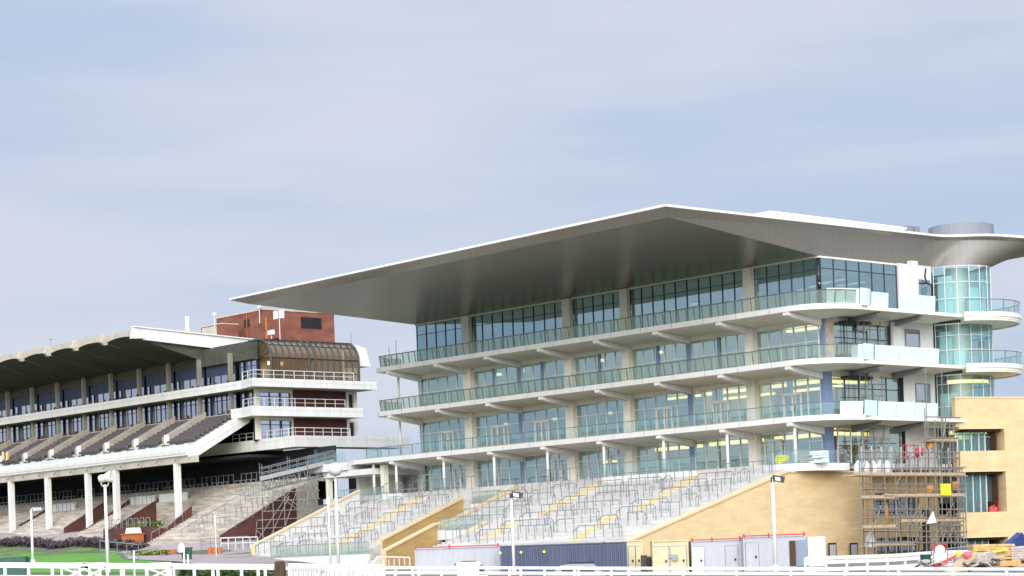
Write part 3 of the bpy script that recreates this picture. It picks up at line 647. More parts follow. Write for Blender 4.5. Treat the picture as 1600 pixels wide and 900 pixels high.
def cut_wall(bz_top, z_base, a0, a1, m, label, cap=True, name='stone_wall', capm='coping', face2=None):
    w = MB(); pts = [(bz_top[0][0], z_base)]+list(bz_top)+[(bz_top[-1][0], z_base)]; w.prof(pts, a0, a1)
    o = solo(name, w, m, label, 'wall')
    off = Vector((-(a0+a1)/2, (min(p[0] for p in pts)+max(p[0] for p in pts))/2, z_base))
    if cap:
        c = MB()
        for p, q in zip(bz_top, bz_top[1:]):
            c.prof([(p[0]-.02, p[1]+.002), (q[0]+.02, q[1]+.002), (q[0]+.02, q[1]+.16), (p[0]-.02, p[1]+.16)], a0-.12, a1+.12)
        c.prof([(bz_top[0][0]-.18, z_base), (bz_top[0][0]-.03, z_base), (bz_top[0][0]-.03, bz_top[0][1]+.15), (bz_top[0][0]-.18, bz_top[0][1]+.12)], a0-.1, a1+.1)
        cc = part('coping', c, capm, o); cc.location = -off
    return o
# big triangular wall at the right end of the terrace
cut_wall([(-26.5, 2.55), (-23.55, 3.37), (-5.35, 8.72), (4.9, 8.74)], -.5, -.25, .3, 'stone', 'huge pale buff stone wall with a raking top closing the right end of the pale terrace', name='stone_wall')
bigw = [o for o in C.objects if o.name.startswith('stone_wall')][-1]; offb = Vector((.375, (-26.5+4.9)/2, .3))
jt = MB()
for px in (1165, 1283): b_ = ona(px, 800, -.5)[0]; jt.sb(-.503, -.51, b_, b_+.05, 1.5, min(8.6, 8.72+(b_+5.35)*.294))
cj = part('joint', jt, 'joint', bigw); cj.location = -offb
w1b0, w1z0 = ona(587, 846, 39.6); w1b1, w1z1 = ona(713, 780, 39.6)
cut_wall([(w1b0, w1z0), (w1b1, w1z1)], 0., 38.6, 39.1, 'stone_deep', 'deep buff stone stair wall rising to the left of the upper glass-fronted landing', capm='coping')
b0, z0 = ona(601, 862, 33.6); b1, z1 = ona(682, 819, 33.6)
cut_wall([(b0, z0), (b1, z1)], 0., 33.4, 33.9, 'stone_deep', 'lower buff stone stair wall with a pale coping, left of the lower glass-fronted landing')
b0, z0 = ona(689, 817, 34.1); b1, z1 = ona(733, 797, 34.1); b2, z2 = ona(808, 732, 34.1); b2 = min(b2, -4.6)
zt_ = z1+(b2-b1)*.36
cut_wall([(b0, z0), (b1-2, z1-.9), (b2, min(zt_, ZG+.3))], 3., 33.6, 34.2, 'render_white', 'white rendered stair wall with a raking buff coping in the middle of the pale terrace')
b0, z0 = ona(690, 857, 25.3); b1, z1 = ona(757, 817, 25.3)
cut_wall([(b0, z0), (b1, z1)], .5, 25.1, 25.5, 'render_white', 'short white rendered wall with a thin buff coping to the right of the lower glass-fronted landing')
b0, z0 = ona(397, 853, 57.6); b1, z1 = ona(545, 776, 57.6); b2, z2 = ona(560, 768, 57.6)
cut_wall([(b0, z0), (b2, z2+.0)], 1., 57.4, 57.8, 'render_white', 'long white rendered wall with a raking buff coping at the left end of the pale terrace')
# ------------------------------------------------------------------ crush barriers on the new terrace
BAR = {}
def barrier_mesh(n, L, drop):
    key = (n, round(L, 2), drop)
    if key not in BAR:
        m = MB(); h = 1.15; r = .036
        e0 = .0 if not drop[0] else .25; e1 = L if not drop[1] else L-.25
        m.tube((e0, 0, h), (e1, 0, h), r, 5)
        for i in range(n+1): x = L*i/n; x = min(max(x, .02), L-.02); m.tube((x, 0, -.1), (x, 0, h-(.22 if ((i == 0 and drop[0]) or (i == n and drop[1])) else 0)), r, 5)
        if drop[0]: m.tube((0, 0, h-.24), (.26, 0, h), r, 5); m.tube((0, -.32, .1), (0, -.32, h-.3), r, 5); m.tube((0, -.32, h-.3), (0, 0, h-.22), r, 5)
        if drop[1]: m.tube((L, 0, h-.24), (L-.26, 0, h), r, 5); m.tube((L, -.32, .1), (L, -.32, h-.3), r, 5); m.tube((L, -.32, h-.3), (L, 0, h-.22), r, 5)
        BAR[key] = m.mesh('crush_barrier', 'steel')
    return BAR[key]
def barrier(a_left, a_right, b, z, drop, label, group):
    L = a_left-a_right; n = max(1, round(L/1.05))
    o = bpy.data.objects.new('crush_barrier', barrier_mesh(n, L, drop)); C.objects.link(o)
    o.location = W(a_left, b, z); o.rotation_euler.z = TH
    tag(o, label, 'crush barrier', group)
ORD = ['front', 'second', 'third', 'fourth', 'fifth', 'sixth', 'seventh', 'eighth', 'ninth', 'top']
blocks = [(.8, 7.4, -22.4, 'between big stone wall and rightmost yellow aisle'), (9.4, 19.6, -22.4, 'between the two right-hand long yellow aisles'),
          (21.5, 25.0, -22.4, 'just left of the middle yellow aisle'), (26.0, 33.2, -14.2, 'above the lower glass-fronted landing'),
          (40.0, 45.7, -19.3, 'between buff stair wall and leftmost yellow aisle'), (47.8, 57.0, -19.3, 'between leftmost yellow aisle and white end wall')]
for (a0, a1, bf, ph) in blocks:
    rows = [-22.4+2.28*i for i in range(8)]; rows = [b for b in rows if b >= bf-.4] if bf > -22 else rows
    if a0 > 39: rows = [-19.4+2.2*i for i in range(7)]
    for ri, b in enumerate(rows):
        top = a1
        x = a1-(rnd.uniform(0, .8)); k = 0
        while x > a0+1.2:
            L = min(x-a0-.1, rnd.choice((2.1, 3.15, 4.2, 4.2, 5.25, 6.3)))
            if L < 1.: break
            L = round(L/1.05)*1.05 or 1.05
            if a0 < 1 and x-L < (-b-22)*0+.5: L = max(1.05, x-.6)
            bb = b+rnd.choice((0, 0, .45, -.45))
            barrier(x, x-L, bb, (tz if a0 < 25.5 else tzl)(bb)+.05, (rnd.random() < .5, rnd.random() < .6), f'grey crush barrier, {ORD[ri]} row, {ph}', 'crush barriers on the pale terrace')
            x -= L+rnd.choice((.3, .6, .9, .15))
for a1, a0 in ((55.2, 52.0), (50.5, 44.5), (43.5, 40.0), (31, 24)):
    barrier(a1, a0, -4.7, ZG-.1, (True, True), 'long grey guard rail at the top of the pale terrace before glass doors', 'guard rails at the head of the pale terrace')
# ================================================================== the old grandstand
old = root('old_grandstand', (115, 2, 5.), 'older cream and brick grandstand with a ribbed concrete canopy and tiers of dark seats', 'grandstand')
fy = -1.8
_, zf0 = onb(300, 607, fy); _, zf1 = onb(300, 619, fy)
zU = onb(400, 591, fy)[1]; zUb = onb(400, 604, fy)[1]; zMd = onb(260, 658, fy)[1]
EB = -9.0
ribs = [95.2+6.68*k for k in range(9)]
def zso(b): return 29.42-.25*(b-EB)       # underside of the ribs
def zro(b): return 30.55-.05*(b-EB)        # canopy top
rf = MB(); nb = 10
for a0, a1 in zip(ribs, ribs[1:]):
    rows_t = []; rows_b = []
    for b in (EB, -6, -3, 0, 3, 8):
        rt = []; rb = []
        for i in range(nb+1):
            t = i/nb; h = math.sin(math.pi*t); rt.append(S(a0+(a1-a0)*t, b, zro(b)+.12*h)); rb.append(S(a0+(a1-a0)*t, b, zso(b)+.22+.36*h**.7))
        rows_t.append(rt); rows_b.append(rb)
    rf.loft(rows_t); 
    rf.loft([rows_t[0], rows_b[0]]); rf.loft([rows_t[-1], rows_b[-1]])
roof_o = part('roof', rf, 'concrete_tan', old)
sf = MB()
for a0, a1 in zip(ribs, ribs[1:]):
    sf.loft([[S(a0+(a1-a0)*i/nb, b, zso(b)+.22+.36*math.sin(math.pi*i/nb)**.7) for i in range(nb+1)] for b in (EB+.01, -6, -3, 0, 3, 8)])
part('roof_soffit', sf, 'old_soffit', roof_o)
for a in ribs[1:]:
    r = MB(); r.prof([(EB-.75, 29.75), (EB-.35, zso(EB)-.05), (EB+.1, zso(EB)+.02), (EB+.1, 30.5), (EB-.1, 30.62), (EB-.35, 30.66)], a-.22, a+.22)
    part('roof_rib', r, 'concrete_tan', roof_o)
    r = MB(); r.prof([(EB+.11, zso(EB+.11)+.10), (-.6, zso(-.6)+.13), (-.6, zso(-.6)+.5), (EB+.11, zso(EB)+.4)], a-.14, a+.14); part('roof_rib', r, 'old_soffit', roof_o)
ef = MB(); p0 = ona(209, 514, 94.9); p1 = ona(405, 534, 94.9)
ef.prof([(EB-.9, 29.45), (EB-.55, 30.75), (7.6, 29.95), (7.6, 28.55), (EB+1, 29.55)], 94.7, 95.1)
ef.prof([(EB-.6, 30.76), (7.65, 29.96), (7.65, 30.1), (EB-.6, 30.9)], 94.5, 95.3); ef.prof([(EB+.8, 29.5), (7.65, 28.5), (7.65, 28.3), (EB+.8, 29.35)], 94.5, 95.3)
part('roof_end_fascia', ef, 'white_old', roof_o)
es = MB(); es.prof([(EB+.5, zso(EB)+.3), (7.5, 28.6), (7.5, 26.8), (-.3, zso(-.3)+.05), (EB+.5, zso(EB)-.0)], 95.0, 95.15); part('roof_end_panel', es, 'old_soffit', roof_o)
# columns, windows of the two box levels
cb = -.6
wtop = zso(cb)
for a in ribs+[88.6]:
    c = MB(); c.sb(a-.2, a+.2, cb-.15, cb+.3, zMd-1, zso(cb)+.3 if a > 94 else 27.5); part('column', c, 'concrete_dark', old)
def owin(a0, a1, z0, z1, b, n, gm='glass_old'):
    p = MB(); p.sb(a0, a1, b, b+.03, z0, z1); w = part('window', p, gm, old)
    f = MB()
    for i in range(n+1):
        a = a0+(a1-a0)*i/n; t = .10 if i % 2 else .05; f.sb(a-t, a+t, b-.06, b+.05, z0, z1)
    f.sb(a0, a1, b-.05, b+.05, z1-.12, z1); f.sb(a0, a1, b-.05, b+.05, z0, z0+.12); f.sb(a0, a1, b-.045, b+.05, z0+(z1-z0)*.72, z0+(z1-z0)*.72+.07)
    part('window_frame', f, 'frame_navy', w); return w
wr = random.Random(3)
for a0, a1 in zip([88.6]+ribs, ribs):
    w = owin(a0+.3, a1-.3, zU-.1, 26.6, .35, 4); q = MB(); q.sb(a0+.3, a1-.3, .31, .345, zU+1.25+wr.uniform(-.05, .25), 26.6); part('dark_upper_pane', q, 'frame_navy', w); owin(a0+.3, a1-.3, zMd-.3, zUb+.05, .35, 6)
owin(84.6, 88.2, zMd-.3, zUb, .55, 3); owin(84.8, 88.2, zU-.2, 26.6, .55, 3)
# people's furniture on the box balconies: low chairs seen above the parapets
for k in range(64):
    a = 86+k*1.25+wr.uniform(-.25, .25); b = -.9
    if k < 48 and wr.random() < .9: ch = MB(); ch.sb(a, a+.45, b, b+.06, zU-.1, zU+wr.uniform(.2, .5)); ch.sb(a, a+.45, b+.06, b+.4, zU-.1, zU+.05); part('chair_back', ch, 'brick', old)
    if k < 48 and wr.random() < .9: ch = MB(); ch.sb(a, a+.6, b+.1, b+.2, zMd-.1, zMd+wr.uniform(.15, .45)); ch.sb(a, a+.6, b+.2, b+.6, zMd-.1, zMd+.05); part('chair_back', ch, 'brick', old)
zL_ = onb(462, 680, .1)[1]
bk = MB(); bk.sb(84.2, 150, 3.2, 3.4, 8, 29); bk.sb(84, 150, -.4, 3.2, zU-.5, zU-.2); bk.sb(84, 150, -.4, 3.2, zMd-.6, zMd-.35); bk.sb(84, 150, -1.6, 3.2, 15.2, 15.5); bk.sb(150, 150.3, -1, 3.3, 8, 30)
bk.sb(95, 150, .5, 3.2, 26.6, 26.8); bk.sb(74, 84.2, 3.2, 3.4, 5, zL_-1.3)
part('dark_interior', bk, 'black', old)  # black backing, its colour stands in for the unlit void behind
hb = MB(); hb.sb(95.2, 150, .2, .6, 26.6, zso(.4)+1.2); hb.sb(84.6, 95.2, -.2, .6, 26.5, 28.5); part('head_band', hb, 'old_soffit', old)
# fascias / balcony fronts with their splayed right corner
def fascia(pts, zt, zb, m='white_old', name='balcony_front', lab=None, lip=True, under=1.6):
    q = MB(); th = .22
    ins = []
    for i, p in enumerate(pts): ins.append((p[0]+(.22 if i else 0), p[1]+.22))
    q.loft([[S(*p, zt) for p in pts], [S(p[0]+.06, p[1]+.10, zb) for p in pts], [S(p[0]+.3, p[1]+.34, zb) for p in pts], [S(p[0]+.25, p[1]+.3, zt) for p in pts], [S(*p, zt) for p in pts]])
    q.loft([[S(p[0]-.03, p[1]-.03, zt-.32) for p in pts], [S(p[0]-.03, p[1]-.03, zt-.36) for p in pts]])
    for i in (0, -1): q.add([S(*pts[i], zt), S(pts[i][0]+.06, pts[i][1]+.1, zb), S(pts[i][0]+.3, pts[i][1]+.34, zb), S(pts[i][0]+.25, pts[i][1]+.3, zt)], [(0, 1, 2, 3)])
    o = part(name, q, m, old, label=lab)
    s = MB(); n = len(pts); back = [(pts[-1][0]+3.5, pts[-1][1]), (pts[-1][0]+3.5, 3.0), (pts[0][0], 3.0)]
    s.poly([S(p[0]+.1, p[1]+.15, zb+.02) for p in pts]+[S(*p, zb+.02) for p in back], (0, 0, .12)); part('balcony_floor', s, 'concrete_tan', o)
    return o
fascia([(150, fy), (84.6, fy), (81.2, fy-.9), (80.6, 14.6)], zU, zUb)
fascia([(150, fy), (149, fy)], zMd, zMd-.6)
mb_ = [(87.0, fy), (85, fy), (81.7, fy-.7), (81.1, 12.9)]
fascia(mb_, 20.85, 19.75)
lo_ = [(97, .1), (77.2, .1), (76.9, 16)]
zL = onb(462, 680, .1)[1]; fascia(lo_, zL, zL-1.25)
def railing(pts, zt, h=1.0, step=1.35, m='white', par=old, r=.035, mid=True):
    q = MB()
    for p, s_ in zip(pts, pts[1:]):
        L = math.hypot(s_[0]-p[0], s_[1]-p[1]); n = max(1, round(L/step))
        for i in range(n+1): a = p[0]+(s_[0]-p[0])*i/n; b = p[1]+(s_[1]-p[1])*i/n; q.tube(S(a, b, zt-.05), S(a, b, zt+h), r, 4)
        q.tube(S(*p, zt+h), S(*s_, zt+h), r, 4)
        if mid: q.tube(S(*p, zt+h*.5), S(*s_, zt+h*.5), r*.7, 4)
    return part('railing', q, m, par)
railing([(84.8, fy+.3), (81.6, fy-.4), (81.0, 11.5)], zU, .95); railing([(85, fy+.4), (82, fy-.2), (81.5, 10.5)], 20.85, .95); railing([(90, .4), (77.6, .5), (77.4, 8)], zL, .9)
# end elevation: brick panels, openings, posts
eb = MB(); b0 = ona(457, 605, 84)[0]; b1 = ona(540, 609, 84)[0]
eb.sb(84, 84.4, b0, b1, 20.85, zUb); eb.sb(84, 84.4, b0, b1, zL-.1, 19.9); part('brick_panel', eb, 'brick', old)
for q in ((-.2, b0, zUb-.35, zUb+.02), (b1, 14.2, zUb-.3, zUb+.02), (-.2, b0, 19.45, 19.8), (b1, 14.2, 19.4, 19.8)): wl = MB(); wl.sb(84.05, 84.3, *q); part('lintel', wl, 'cream', old)
for q in ((84, 84.35, b0-.3, b0-.02), (84, 84.35, b1+.02, b1+.4), (83.9, 84.4, -.3, .2), (83.9, 84.4, 13.6, 14.1)): wl = MB(); wl.sb(*q, zL, zUb); part('post', wl, 'cream', old)
def ewin(b0, b1, z0, z1, gm='glass_old'):
    p = MB(); p.sb(84.2, 84.23, b0, b1, z0, z1); w = part('window', p, gm, old)
    f = MB()
    for k in range(4): b = b0+(b1-b0)*k/3; f.sb(84.1, 84.3, b-.05, b+.05, z0, z1)
    f.sb(84.1, 84.3, b0, b1, z1-.5, z1-.42); part('window_frame', f, 'frame_navy', w)
ewin(.3, b0-.35, 20.85, zUb-.4); ewin(b1+.45, 13.5, 20.85, zUb-.4); ewin(.3, b0-.35, zL, 19.4); ewin(b1+.45, 13.5, zL, 19.4)
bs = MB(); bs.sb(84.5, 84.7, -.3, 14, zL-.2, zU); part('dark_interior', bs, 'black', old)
# white block at the right end of the top level and its flat roof
tb = MB(); tb.poly([S(83, 13.6, 26.0), S(83, 15.6, 26.0), S(83, 15.0, 28.1), S(83, 13.6, 28.5)], (-2.5, 0, 0)); part('parapet_block', tb, 'white_old', old)
# bronze glazed half-barrel
bv0 = 1.0; bv1 = 13.5; ra = 2.3; ac = 84.9; zc = 26.55
sec = [(ac-ra*math.cos(t), zc+2.15*math.sin(t)) for t in [math.radians(x) for x in (0, 15, 30, 45, 60, 75, 90)]]; sec = [(ac-ra, zU-.1)]+sec+[(ac+2, zc+2.2)]
vg = MB(); vg.loft([[S(a, b, z) for a, z in sec] for b in (bv0, bv1)]); vault = part('glazed_vault', vg, 'glass_vault', old)
fan = MB(); q = [S(a, bv0, z) for a, z in sec[1:-1]]; fan.add(q+[S(ac, bv0, zc)], [list(range(len(q)+1))]); part('fan_window', fan, 'glass_vault', vault); fan2 = MB(); q = [S(a, bv1, z) for a, z in sec[1:-1]]; fan2.add(q+[S(ac, bv1, zc)], [list(range(len(q)+1))]); part('fan_window', fan2, 'glass_vault', vault)
vf = MB()
nr = 14
for i in range(nr+1):
    b = bv0+(bv1-bv0)*i/nr; w_ = .10 if i not in (6, 7, 0, 14) else .20
    vf.path([S(a-.03 if j < 8 else a, b, z+.02) for j, (a, z) in enumerate(sec)], w_, 4)
for j in (1, 4): vf.tube(S(sec[j][0]-.04, bv0, sec[j][1]), S(sec[j][0]-.04, bv1, sec[j][1]), .09 if j == 1 else .05, 4)
vf.tube(S(sec[0][0], bv0, zU+1.0), S(sec[0][0], bv1, zU+1.0), .05, 4); vf.tube(S(sec[0][0], bv0, zU+.1), S(sec[0][0], bv1, zU+.1), .12, 4)
for t in (20, 45, 70): vf.tube(S(ac, bv0-.02, zc), S(ac-ra*math.cos(math.radians(t)), bv0-.02, zc+2.15*math.sin(math.radians(t))), .05, 4)
vf.tube(S(ac-ra, bv0-.02, zc), S(ac+.2, bv0-.02, zc), .06, 4); vf.sb(ac+.0, ac+.5, bv0-.1, bv0+.1, zU, zc+2.3); vf.sb(84.4, 97, 1.2, 14, zc+2.12, zc+2.3)
part('vault_frame', vf, 'frame_dark', vault)
vi = MB(); vi.sb(85.6, 85.8, 1.2, 13.4, zU, 28.5); part('vault_back_wall', vi, 'timber', vault)
vl = MB()
for b in (2.6, 3.5, 4.4): vl.sb(85.5, 85.58, b, b+.5, 26., 26.4)
part('vault_lamp', vl, 'light_white', vault)
# brick tower behind, lower plant box
tb0 = 12.
a_, z_ = onb(412, 484, tb0); a2, _ = onb(338, 494, tb0); be, ze = ona(522, 498, a_)
bt_ = MB(); bt_.sb(a_, a2, tb0, be, 27.5, z_); tower_o = part('brick_tower', bt_, 'brick_red', old)
cp = MB(); cp.sb(a_-.1, a2+.1, tb0-.1, be+.1, z_, z_+.18); part('coping', cp, 'concrete_tan', tower_o)
v0, vz1 = ona(470, 495, a_-.03); v1, vz0 = ona(502, 514, a_-.03)
vt = MB(); vt.sb(a_-.06, a_-.01, v0, v1, vz0, vz1)
for k in range(7): vt.sb(a_-.11, a_-.06, v0, v1, vz0+(vz1-vz0)*k/7, vz0+(vz1-vz0)*(k+.5)/7)
part('louvre', vt, 'black', tower_o)
sw = MB(); aw, zw = onb(386, 505, tb0); sw.sb(aw-.6, aw+.6, tb0-.06, tb0-.01, zw-.45, zw+.45); part('louvre', sw, 'black', tower_o)
pp = MB(); ap, zp = onb(412, 520, tb0); pp.tube(S(ap-.1, tb0+.3, 28.5), S(ap-.1, tb0+.3, z_-1), .16, 8); pp.tube(S(aw-.1, tb0-.12, 28.5), S(aw-.1, tb0-.12, z_), .05, 6); part('downpipe', pp, 'orange_brick', tower_o)
a3, z3 = onb(347, 506, 8.); a4, _ = onb(314, 512, 8.); b5, _ = ona(372, 508, a3)
lb = MB(); lb.sb(a3, a4, 8., b5, 28.5, z3); part('plant_box', lb, 'brick_red', old)
lb2 = MB(); lb2.sb(a3-.05, a4+.1, 7.9, b5+.05, z3, z3+.12); lb2.sb(a3+1.2, a4-.3, 7.93, 7.99, 28.5, z3-.1); part('plant_box_cover', lb2, 'concrete_tan', old)
# ------------------------------------------------------------------ seating deck
def dz(b): return 16.25+(b+8.1)*.52
dm = MB(); n = 11; pr = [(-8.2, 15.4)]
for i in range(n):
    b = -8.0+i*.62; pr += [(b, dz(b)+.1), (b+.62, dz(b)+.1)]
bt2 = -8.0+n*.62; pr += [(bt2, zMd-.7), (bt2+.2, zMd-.7), (bt2+.2, 18.6), (-7.6, 15.0)]
dm.prof(pr, 86.6, 150); deck = part('seating_deck', dm, 'concrete', old)
tw2 = MB(); tw2.sb(86.6, 150, bt2-.1, bt2+.12, zMd-1.1, zMd-.05); part('rear_parapet', tw2, 'concrete_tan', deck)
ff = MB(); ff.prof([(-8.45, 16.75), (-8.2, 16.75), (-8.0, 15.45), (-8.35, 15.5)], 86.2, 150); ff.prof([(-8.5, 16.2), (-8.4, 16.2), (-8.36, 15.75), (-8.44, 15.75)], 86.4, 150)
part('deck_front', ff, 'white_old', deck)
de = MB(); b0, z0 = ona(294, 699, 86.2); b1, z1 = ona(388, 641, 86.2); b2, z2 = ona(388, 658, 86.2); b3, z3_ = ona(305, 714, 86.2)
de.prof([(b0, z0+.0), (b1, z1), (b1, z2-.1), (b3, z3_), (b0, z3_)], 85.9, 86.4); de.prof([(b0+.3, z0-.45), (b1, z1-.75), (b1, z1-.82), (b0+.3, z0-.52)], 85.86, 85.9); part('deck_end_fascia', de, 'white_old', deck)
bm_ = MB(); bm_.sb(85.2, 150, -8.1, -7.5, 14.68, 15.42); part('front_beam', bm_, 'concrete_tan', old)
for px, py in ((18.75, 831), (76, 826), (139, 824), (182.5, 820), (278, 802.5)):
    a, z = onb(px, py, -8); c = MB(); c.sb(a-.33, a+.33, -8.2, -7.6, 5.0, 14.69); part('front_column', c, 'white_old', old)
c = MB(); c.sb(135.2, 136.0, -8.25, -7.5, 5, 14.69); part('front_column', c, 'white_old', old)
for k in range(16):
    a = 88+k*3.9; l_ = MB(); l_.tube(S(a, -8.2, 15.35), S(a, -8.75, 15.15), .05, 5); l_.lathe(S(a, -8.75, 15.15), (-.5, -.6, -.5), [(0, .05), (.1, .14), (.3, .18), (.31, .02)], 8); part('floodlight', l_, 'steel', old)
# stair walls dividing the blocks of seats
divs = [93.0+6.68*k for k in range(9)]
for a in divs:
    for o_, h in ((0, 1.15), (1.5, .95)):
        w = MB(); w.prof([(-6.3, dz(-6.3)-.2), (bt2-.1, dz(bt2)-.2), (bt2-.1, dz(bt2)+h), (-5.9, dz(-5.9)+h), (-6.3, dz(-6.3)+h)], a+o_-.13, a+o_+.13); part('stair_wall', w, 'divider', deck)
    w = MB(); w.sb(a+.15, a+1.35, -6.2, -6.0, dz(-6), dz(-6)+1.0); part('stair_gate', w, 'white_old', deck)
# seats ----------------------------------------------------------------
sm = MB(); sm.box(-.22, .22, -.05, .30, .36, .42); sm.hexa([(-.22, .26, .42), (.22, .26, .42), (.22, .34, .42), (-.22, .34, .42), (-.22, .36, .84), (.22, .36, .84), (.22, .42, .84), (-.22, .42, .84)]); sm.box(-.03, .03, .2, .26, 0, .36); sm.box(-.24, -.21, -.02, .3, .42, .60)
seat_me = sm.mesh('stadium_seat', 'seat')
ns = 0; rest = MB(); seats = []
for bi in range(9):
    aL = divs[bi]-.3; aR = (divs[bi-1]+1.75) if bi else 87.0
    for r in range(9):
        b = -7.0+r*.62
        if b > bt2-.5: continue
        m_ = int((aL-aR)/.56)
        for k in range(m_): seats.append((bi, r, aL-.3-k*(aL-aR-.3)/m_, b+.1, dz(-8+((r+1)*.62)+.38)+.1))
BL = ['first', 'second', 'third', 'fourth', 'fifth', 'sixth', 'seventh', 'eighth', 'ninth']
for i, (bi, r, a, b, z) in enumerate(seats):
    if ns < 290 and bi <= 4:
        o = bpy.data.objects.new('stadium_seat', seat_me); C.objects.link(o); o.location = W(a, b, z); o.rotation_euler.z = TH; ns += 1
        tag(o, f'plum seat, {ORD[r]} row, {BL[bi]} block from the right on the upper deck', 'seat', 'seats on the upper deck of the old stand')
    else:
        rest.add([(v.co.x-a, v.co.y+b, v.co.z+z) for v in seat_me.vertices], [list(p.vertices) for p in seat_me.polygons])
solo('stadium_seats', rest, 'seat', 'far rows of plum seats in the left blocks of the old stand deck', 'seats', kind='stuff')
gm = MB(); gm.lathe((0, 0, 0), (0, 0, 1), [(0, .42), (.1, .46), (.62, .50), (.7, .42), (.72, 0)], 10); gme = gm.mesh('planter_tub', 'green_box', smooth=True)
for k in range(22):
    a = 88.8+k*2.7+wr.uniform(-.5, .5); o = bpy.data.objects.new('planter_tub', gme); C.objects.link(o); o.location = W(a, -7.75, 16.4); o.rotation_euler.z = TH; o.scale = (1.2, .8, .8)
    tag(o, 'low dark green tub on the front edge of the old stand seating deck', 'tub', 'dark green tubs along the seating deck edge')
for px in (4.5, 11):
    a, z = onb(px, 719, -6.5); y = MB(); y.prof([(-6.6, z), (-6.3, z), (-6.42, z+1.1), (-6.48, z+1.1)], a-.2, a+.2); solo('warning_board', y, 'yellow_step', 'yellow upright board among the seats at the far left of the old stand', 'board', 'yellow boards among the far left seats')
# ------------------------------------------------------------------ old terrace steps below the deck
def oz(b): return 8.3+.48*(b+8)
os_ = root('stepped_terrace', (100, -8, 5.), 'worn tan concrete steps rising under the deck of the old stand', 'terrace')
sp = MB()
wal = [128.0, 114.2, 108.4, 101.6]
def zof(b): return oz(b)
steps(sp, 73.8, 86.9, -13.6, .6, zof, .19, base=3.); steps(sp, 86.9, 97.5, -3.2, .6, zof, .19, base=4); steps(sp, 97.5, 101.6, -3.2, .6, zof, .19, base=4)
steps(sp, 101.6, 108.4, -9.9, .6, zof, .19, base=4.); steps(sp, 108.4, 114, -3.0, .6, zof, .19, base=4.); steps(sp, 114.2, 127, -9.2, .6, zof, .19, base=4); steps(sp, 127, 150, -8.4, .6, zof, .19, base=4)
part('steps', sp, 'old_step', os_)
tpd = MB(); tpd.sb(73.8, 150, .6, 3.1, oz(.6)-.5, oz(.6)); part('walkway', tpd, 'old_step', os_)
st2 = MB()   # narrow flights inside the stairways
st2.sb(97.5, 101.5, -9.8, -3, 5, 6.9); part('floor', st2, 'old_step', os_); st2 = MB(); st2.sb(108.4, 114.1, -9., -3, 5, 7.55); part('floor', st2, 'old_step', os_)
def bwall(a, px0, py0, px1, py1, base, lab, th=.35, cap=True):
    b0, z0 = ona(px0, py0, a); b1, z1 = ona(px1, py1, a); b1 = min(b1, .5)
    z1 = z0+(z1-z0)*((b1-b0)/(ona(px1, py1, a)[0]-b0))
    w = MB(); w.prof([(b0, base), (b0, z0), (b1, z1), (b1, base)], a, a+th); o = solo('brick_wall', w, 'brick', lab, 'wall')
    c = MB(); c.prof([(b0-.03, z0+.002), (b1, z1+.002), (b1, z1+.09), (b0-.03, z0+.09)], a-.04, a+th+.04)
    cc = part('coping', c, 'brick', o); cc.location = -Vector((-(a+th/2), (b0+b1)/2, base))
bwall(128.2, 31, 822, 76, 795, 5, 'low brown brick stair wall between the two leftmost white columns')
bwall(113.6, 102, 826, 162, 787, 5, 'tall brown brick wall rising behind the third white column from the left')
bwall(108.0, 129, 832, 207, 780, 5, 'stepped brown brick kerb wall left of the tall loudspeaker pole base')
bwall(101.4, 172, 829, 255, 777, 4, 'tall brown brick wall rising behind the orange kiosk')
bwall(86.9, 252, 836, 300, 792, 4, 'low brown brick wall beside the wide tan steps, right of the flower box')
bwall(73.6, 345, 838, 462, 764, 3, 'large triangular brown brick wall at the right end of the wide tan steps')
for a0, a1, b, zb in ((102.2, 107.8, -2.9, 10.2), (88.6, 101.2, -2.9, 10.2), (121, 127.6, -3.0, 10.2)):
    q = MB(); q.sb(a0 if a0 != 88.6 else 95.2, a1, b, b+.25, zb, zb+1.55); solo('white_parapet', q, 'render_white', {102.2: 'white rendered parapet over the stairway behind the tall pole', 88.6: 'white rendered parapet over the stairway left of the wide tan steps', 121: 'white rendered parapet at the head of the leftmost stairway'}[a0], 'parapet')
# front brick planter with flowers and kiosk
pl_ = MB(); pl_.sb(87.2, 97.2, -13.0, -12.6, 4, 7.6); pl_.sb(96.9, 97.2, -12.6, -8, 4, 7.6); pl_.sb(87.2, 97, -12.6, -8.5, 4, 7.35); solo('brick_planter', pl_, 'brick', 'long brown brick planter box behind the orange kiosk', 'planter')
def leaves(name, cen, ext, n, size, m, label, cat, seed, kind=None, group=None, stand=True, mats=None):
    r = random.Random(seed); q = MB()
    for i in range(n):
        p = Vector((cen[0]+r.uniform(-1, 1)*ext[0], cen[1]+r.uniform(-1, 1)*ext[1], cen[2]+r.random()**.7*ext[2])); s = size*r.uniform(.5, 1.3)
        u = Vector((r.gauss(0, 1), r.gauss(0, 1), r.gauss(0, .8))).normalized()*s; v = u.cross(Vector((r.gauss(0, 1), r.gauss(0, 1), r.gauss(0, 1)))).normalized()*s*.6
        q.add([p-u, p-v, p+u, p+v], [(0, 1, 2, 3)], r.choice((0, 0, 1)) if mats else 0)
    return solo(name, q, mats or m, label, cat, group, kind, stand, fix=False)
leaves('flower_bed', S(91, -11.2, 7.3), (3.2, 1.2, .9), 700, .16, 'leaf', 'green and yellow bedding plants in the brick planter', 'plants', 5, mats=['leaf', 'leaf_yellow'])
ka, kz = onb(207, 845, -14.2); kg = gza(ka, -14.2)
ki = root('kiosk', (ka, -14.2, kg), 'small orange boarded kiosk with a white top in front of the brick planter', 'kiosk')
